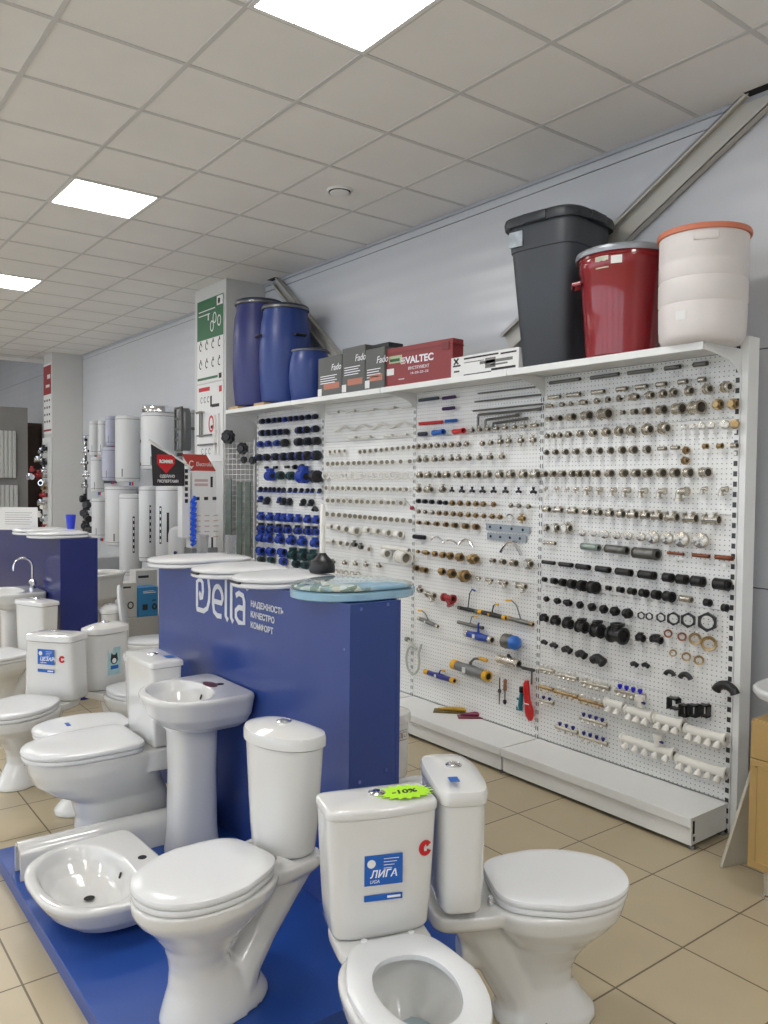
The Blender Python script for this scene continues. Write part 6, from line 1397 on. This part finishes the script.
bm = B(); loft(bm, [[p_-f1 for p_ in (f1, f2, f3, f4)], [p_-f1+Vector((0, .006, 0)) for p_ in (f1, f2, f3, f4)]]); obj('cloth', bm, mat('flag_black', rgb(48, 46, 50), .7), t, False)
g1, g2 = at(148.5, 439.5, y=TY-.02), at(192, 468, y=TY-.02); bm = B(); tube(bm, [g1-f1, g2-f1], .008, 8); obj('pole', bm, PPR, t)
c_ = at(166, 462.5, y=TY-.024)-f1; bm = B(); sh = [(-.085, .07), (.08, .07), (.085, -.01), (0, -.10), (-.085, -.01)]; loft(bm, [[(c_.x+u, c_.y-k, c_.z+v) for u, v in sh] for k in (0, .002)]); obj('red_shield', bm, REDST, t, False)
MM = face_M((f1.x, f1.y, f1.z), (1, 0, 0), (0, 0, 1)); MM.translation = Vector((0, 0, 0))
text('print', 'ROMMER', .042, WPAP, MM @ Matrix.Translation((c_.x-.065, c_.z-.005, .012)), t, width=.13, bold=.002)
text('print', 'СДЕЛАНО', .034, WPAP, MM @ Matrix.Translation((c_.x-.06, c_.z-.135, .009)), t, width=.14, bold=.001); text('print', 'ЭКСПЕРТАМИ', .034, WPAP, MM @ Matrix.Translation((c_.x-.085, c_.z-.18, .009)), t, width=.20, bold=.001)
c = at(182, 526, y=7.45); t = thing('pressure_tank', 'rounded white tank behind the empty cups on the seats', 'tank', (c.x, 7.45, .001)); bm = B(); lathe(bm, [(.12, 0), (.13, .02), (.13, c.z-.09), (.12, c.z-.04), (.08, c.z-.01), (.02, c.z), (0, c.z)], 28, cap1=False); obj('tank', bm, HW, t)
bm = B(); tube(bm, [(-.10, -.09, c.z-.25), (-.115, -.11, c.z-.25)], .018, 10); obj('valve', bm, CHR, t)

# ---- boxes and basins in the back left
zpod = at(150, 616, y=8.3).z
bm = B(); box(bm, 2.75, 3.35, 8.28, 9.3, 0, zpod-.001, bev=.004); o = obj('display_plinth', bm, mat('plinth_pale', rgb(186, 186, 184), .5), None, False); tag(o, 'low pale plinth under the blue and white boxes', 'plinth')
def bbox(label, pxa, pxb, pyt, y, m, dep=.2, z=None):
    a, b_ = at(pxa, pyt, y=y), at(pxb, pyt, y=y); z0 = zpod if z is None else z; t = thing('carton', label, 'box', (a.x, y, z0), 0, 'boxes in the back left'); bm = B(); box(bm, 0, b_.x-a.x, 0, dep, 0, a.z-z0, bev=.003); obj('body', bm, m, t, False); return t, b_.x-a.x, a.z-z0
CW = mat('carton_white', rgb(205, 204, 200), .55)
t, W_, H_ = bbox('white carton with a black ring picture left of the blue one', 121.5, 137, 583.5, 8.33, CW)
M_ = face_M((0, -.001, 0), (1, 0, 0), (0, 0, 1)); bm = B(); ribbon(bm, arc(W_*.58, H_*.35, .028, .034, 0, 360, 14), .014, M_); quad(bm, M_, W_*.1, W_*.6, H_*.85, H_*.9); quad(bm, M_, W_*.15, W_*.28, H_*.3, H_*.42); obj('print', bm, TEXTK, t, False)
t, W_, H_ = bbox('sky blue carton beside the Della display', 138, 158, 588, 8.30, mat('carton_blue', rgb(52, 130, 186), .45))
bm = B(); ribbon(bm, arc(W_*.82, H_*.32, .02, .026, 0, 360, 12), .018, M_); quad(bm, M_, W_*.70, W_*.9, H_*.52, H_*.56); quad(bm, M_, W_*.22, W_*.48, H_*.22, H_*.42); obj('print', bm, TEXTK, t, False)
bm = B(); quad(bm, M_, W_*.25, W_*.9, H_*.80, H_*.83); quad(bm, M_, W_*.25, W_*.8, H_*.86, H_*.88); obj('white_print', bm, WPAP, t, False)
t, W_, H_ = bbox('tall white carton behind the blue and white ones', 136, 157, 571, 8.62, CW); bm = B(); quad(bm, M_, W_*.1, W_*.6, H_*.82, H_*.88); obj('print', bm, TEXTK, t, False)
t, W_, H_ = bbox('low grey carton in the back, under the small heaters', 98, 121, 558, 9.5, mat('carton_grey', rgb(160, 162, 164), .55), z=.001)
BM5 = basin_mesh(.24, .50, .30, ledge=.08, bowlz=.16, e=2.6); BM5.materials.append(CER)
t = thing('wash_basin', 'deep white basin on a pedestal right of the left blue display', 'basin', (2.22, 7.45, .545), -PI/2+.5); new_obj('basin', BM5, t); fit_basin(t, .5, .30, .08, .16, .24, hole=False)
bm = B(); loft(bm, [sell(a, b_, 3, 32, 0, 0, z) for z, a, b_ in ((0, .12, .12), (.3, .10, .10), (.555, .12, .12))]); o = obj('basin_pedestal', bm, CER); o.location = (2.22+.22*math.cos(.5), 7.45+.22*math.sin(.5), .001); tag(o, 'white pedestal under the deep basin in the back left', 'pedestal')
